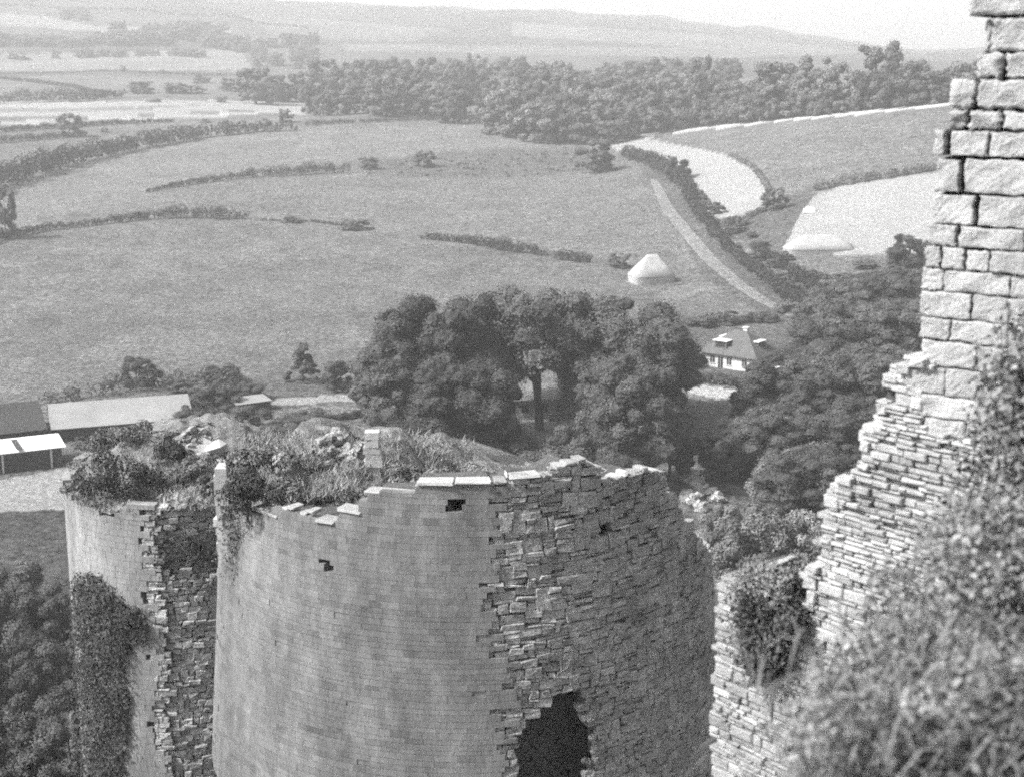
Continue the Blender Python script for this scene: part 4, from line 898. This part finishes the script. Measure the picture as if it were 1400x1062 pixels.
def rubble_wall():
    g = np.random.default_rng(44); fm = plane_map(A2, N2); off = np.array([P0[0], P0[1], 38.])
    e = empty('rubble_wall', off, label='bright thin-slab rubble wall sloping down below the big blocks', cat='ruined wall')
    outl = [(1262, 488), (1240, 492), (1212, 510), (1206, 535), (1198, 560), (1196, 578), (1178, 580), (1176, 598), (1184, 606), (1172, 640), (1142, 652), (1132, 668), (1130, 700), (1126, 740), (1118, 770), (1096, 776), (1094, 782), (1108, 800), (1100, 830), (1092, 815), (1076, 790), (1060, 776), (1045, 774), (1030, 780), (1016, 778), (1000, 782), (988, 796), (982, 830), (980, 900), (976, 960), (972, 1110), (1560, 1110), (1560, 640), (1300, 600), (1262, 590)]
    uv = np.array([plane_hit(a, b, A2, N2) for a, b in outl])
    st = []; v = uv[:, 1].min(); vmax = uv[:, 1].max()
    big = [(1208, 505, 1290, 560), (1196, 560, 1230, 600), (1135, 652, 1215, 700), (1120, 735, 1260, 800)]
    while v < vmax:
        h = g.choice([.045, .06, .08, .12], p=[.35, .3, .2, .15]); u = uv[:, 0].min()-.1+g.uniform(0, .1)
        while u < uv[:, 0].max():
            L = g.uniform(.08, .3)*(h/.06)**.4; um, vm = u+L/2, v+h/2
            P = fm(um, vm, 0); a, b, _ = project(P)
            if a > 1490: break
            ok = inpoly(np.array(um), np.array(vm), uv)
            if ok:
                pale = 1.0; wj = .03
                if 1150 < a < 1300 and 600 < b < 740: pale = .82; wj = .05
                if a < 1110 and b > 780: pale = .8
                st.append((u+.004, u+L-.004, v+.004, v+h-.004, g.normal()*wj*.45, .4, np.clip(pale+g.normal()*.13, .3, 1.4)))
            u += L
        v += h
    stones_mesh('slab_face', st, fm, 'slab', e, ch=.012, jit=.006).location = -off
    n = len(uv); V = np.concatenate([fm(uv[:, 0], uv[:, 1], np.full(n, -.1)), fm(uv[:, 0], uv[:, 1], np.full(n, -.7))])-off
    me = bpy.data.meshes.new('wall_core'); me.from_pydata([tuple(p) for p in V], [], [tuple(range(n)), tuple(range(2*n-1, n-1, -1))]+[(i, n+i, n+(i+1) % n, (i+1) % n) for i in range(n)])
    me.materials.append(M['mortar']); a = me.attributes.new('tone', 'FLOAT', 'POINT'); a.data.foreach_set('value', np.full(2*n, .9, np.float32)); o = bpy.data.objects.new('wall_core', me); COL.objects.link(o); o.parent = e
    # bigger bright stones along the broken stepped edge
    sb = []
    for i in range(0, 18):
        (ua, va), (ub, vb) = uv[i], uv[i+1]; m_ = max(1, int(np.hypot(ub-ua, vb-va)/.11))
        for k in range(m_):
            f = (k+.5)/m_; u, v = ua+(ub-ua)*f, va+(vb-va)*f; hh = g.uniform(.05, .13); L = g.uniform(.08, .2)
            sb.append((u-L*.2, u+L*.8, v-hh, v, g.normal()*.025+.01, .6, g.uniform(.95, 1.25)))
    stones_mesh('edge_stones', sb, fm, 'slab', e, ch=.008, jit=.012).location = -off
    return fm
rfm = rubble_wall()
RH = lambda a: plane_hit(a[0], a[1], A2, N2)
def flat_ivy(name, poly, n, size, lb, m='ivy', thick=.14):
    P = np.array(poly); Cc = []
    for i in range(n):
        a, b = rng.uniform(P[:, 0].min(), P[:, 0].max()), rng.uniform(P[:, 1].min(), P[:, 1].max())
        if not inpoly(np.array(a+rng.normal()*4), np.array(b+rng.normal()*4), poly): continue
        u, v = RH((a, b)); Cc.append(rfm(u, v, .03+abs(rng.normal())*thick))
    Cc = np.array(Cc); Nn = np.array([N2[0], N2[1], .4])+rng.normal(size=Cc.shape)*.5; loc = Cc.mean(0); V, Fq, T = leaves(Cc-loc, Nn, size, rng.uniform(.6, 1.4, len(Cc)))
    o = mesh(name, V, Fq, M[m], tone=T); o.location = loc; return tag(o, label=lb, cat='ivy')
flat_ivy('ivy', [(1018, 830), (1024, 800), (1050, 790), (1070, 812), (1075, 840), (1092, 800), (1098, 830), (1112, 828), (1108, 858), (1090, 875), (1084, 905), (1060, 925), (1042, 930), (1030, 900), (1020, 860)], 5200, .055, 'dark ivy patch on the stub of wall at lower right')
flat_ivy('ivy', [(1010, 790), (1030, 770), (1062, 764), (1085, 784), (1090, 812), (1072, 830), (1040, 808), (1016, 812)], 2600, .05, 'pale plant cap on the stub of wall at lower right', m='paleleaf', thick=.1)
BC = np.array([rfm(*RH((rng.uniform(1068, 1122), rng.uniform(772, 796))), -rng.uniform(.05, .6)) for _ in range(26)])
clump('plant', BC, np.full(26, .11), 2600, .05, 'paleleaf', label='pale weeds filling the notch between the stub and the rubble wall', cat='plant')
# ------------------------------------------------------------------ near foliage, lower right
def near_mass(name, poly, y0, y1, nb, br, nl, size, lb, m='nearleaf', stems=0, blades=False):
    g = rng; P = np.array(poly); BC = []; BR = []
    while len(BC) < nb:
        a, b = g.uniform(P[:, 0].min(), P[:, 0].max()), g.uniform(P[:, 1].min(), P[:, 1].max())
        if not inpoly(np.array(a), np.array(b), poly): continue
        yd = g.uniform(y0, y1); BC.append(at_y(a, b, yd)); BR.append(g.uniform(*br)*(1+(.5 if a > 1400 else 0)))
    BC = np.array(BC); BR = np.array(BR); st = []
    lo = BC[:, 2].min()
    for k in range(stems):
        i = g.integers(nb); e_ = BC[i]; s0 = e_+np.array([g.uniform(.15, .6), g.uniform(-.2, .4), -g.uniform(.4, 1.0)]); mid = (e_+s0)/2+g.normal(size=3)*.07
        st.append(([s0, mid, e_+g.normal(size=3)*.03+np.array([-.05, -.05, .12])], [.016, .011, .005], 'twig'))
    loc = BC.mean(0); e = empty(name, (loc[0], loc[1], lo), label=lb, cat='shrub' if not blades else 'plant'); loc = np.array([loc[0], loc[1], lo])
    V, Fq, T = blob_leaves(BC-loc, BR, nl, size, g, flat=.9, zmin=-.8, spread=.75)
    mesh('leaves', V, Fq, M[m], e, T)
    for s_ in st:
        mb = MB(); mb.tube(np.array(s_[0])-loc, s_[1], 6); mb.build('stem', M['twig'], e)
    if blades:
        C = BC[g.integers(nb, size=1100)]+g.normal(size=(1100, 3))*.16; n = len(C); VV = []; a = g.uniform(0, 6.28, n); L = g.uniform(.16, .4, n); w_ = .007
        d0 = np.stack([np.cos(a)*.5, np.sin(a)*.5, np.ones(n)*.5], 1); side = np.stack([-np.sin(a), np.cos(a), 0*a], 1)*w_
        p = [C, C+d0*L[:, None]*.5, C+d0*L[:, None]*.9*[1, 1, .6], C+d0*L[:, None]*[1.5, 1.5, -.1]]
        V = np.stack([p[0]-side, p[0]+side, p[1]-side, p[1]+side, p[2]-side*.8, p[2]+side*.8, p[3]-side*.2, p[3]+side*.2], 1).reshape(-1, 3)-loc
        f = np.array([[0, 1, 3, 2], [2, 3, 5, 4], [4, 5, 7, 6]]); Fq = (f[None]+8*np.arange(n)[:, None, None]).reshape(-1, 4)
        mesh('blades', V, Fq, M['nearleaf'], e, np.repeat(g.uniform(.5, 1.1, n), 8))
    return e
near_mass('shrub', [(1500, 440), (1400, 450), (1352, 478), (1338, 520), (1345, 590), (1318, 620), (1300, 680), (1330, 740), (1500, 760)], 8.6, 9.8, 110, (.09, .2), 15000, .052, 'leafy shrub climbing the big-block wall at the right edge', stems=8)
near_mass('shrub', [(1310, 700), (1275, 722), (1240, 770), (1210, 810), (1180, 850), (1150, 890), (1120, 950), (1200, 960), (1500, 960), (1500, 690)], 6.4, 8.0, 150, (.08, .19), 22000, .042, 'broad twiggy shrub in the near right foreground', stems=16)
near_mass('grassy_plant', [(1180, 900), (1130, 950), (1105, 990), (1080, 1030), (1060, 1070), (1050, 1120), (1500, 1120), (1500, 920)], 4.9, 6.2, 150, (.07, .17), 22000, .034, 'blurred bladed foliage filling the bottom right corner', stems=8, blades=True)
# ------------------------------------------------------------------ haze
def haze():
    V = [(x, y, z) for z in (-12, 300) for x, y in ((-3700, -3700), (3700, -3700), (3700, 3700), (-3700, 3700))]
    me = bpy.data.meshes.new('haze'); me.from_pydata(V, [], [(0, 3, 2, 1), (4, 5, 6, 7), (0, 1, 5, 4), (1, 2, 6, 5), (2, 3, 7, 6), (3, 0, 4, 7)])
    m = bpy.data.materials.new('haze'); m.use_nodes = True; t = m.node_tree; t.nodes.remove(t.nodes['Principled BSDF']); v = t.nodes.new('ShaderNodeVolumePrincipled')
    v.inputs['Color'].default_value = (1, 1, 1, 1); v.inputs['Density'].default_value = .00027; v.inputs['Anisotropy'].default_value = .1
    t.links.new(v.outputs[0], t.nodes['Material Output'].inputs['Volume']); me.materials.append(m); o = bpy.data.objects.new('haze', me); COL.objects.link(o); tag(o, kind='stuff')
haze()
for t in NEAR+NEARB+FAR+PALEB+[CONE, LIGHT, TALL]: t.drop()
print('objects', len(bpy.data.objects))
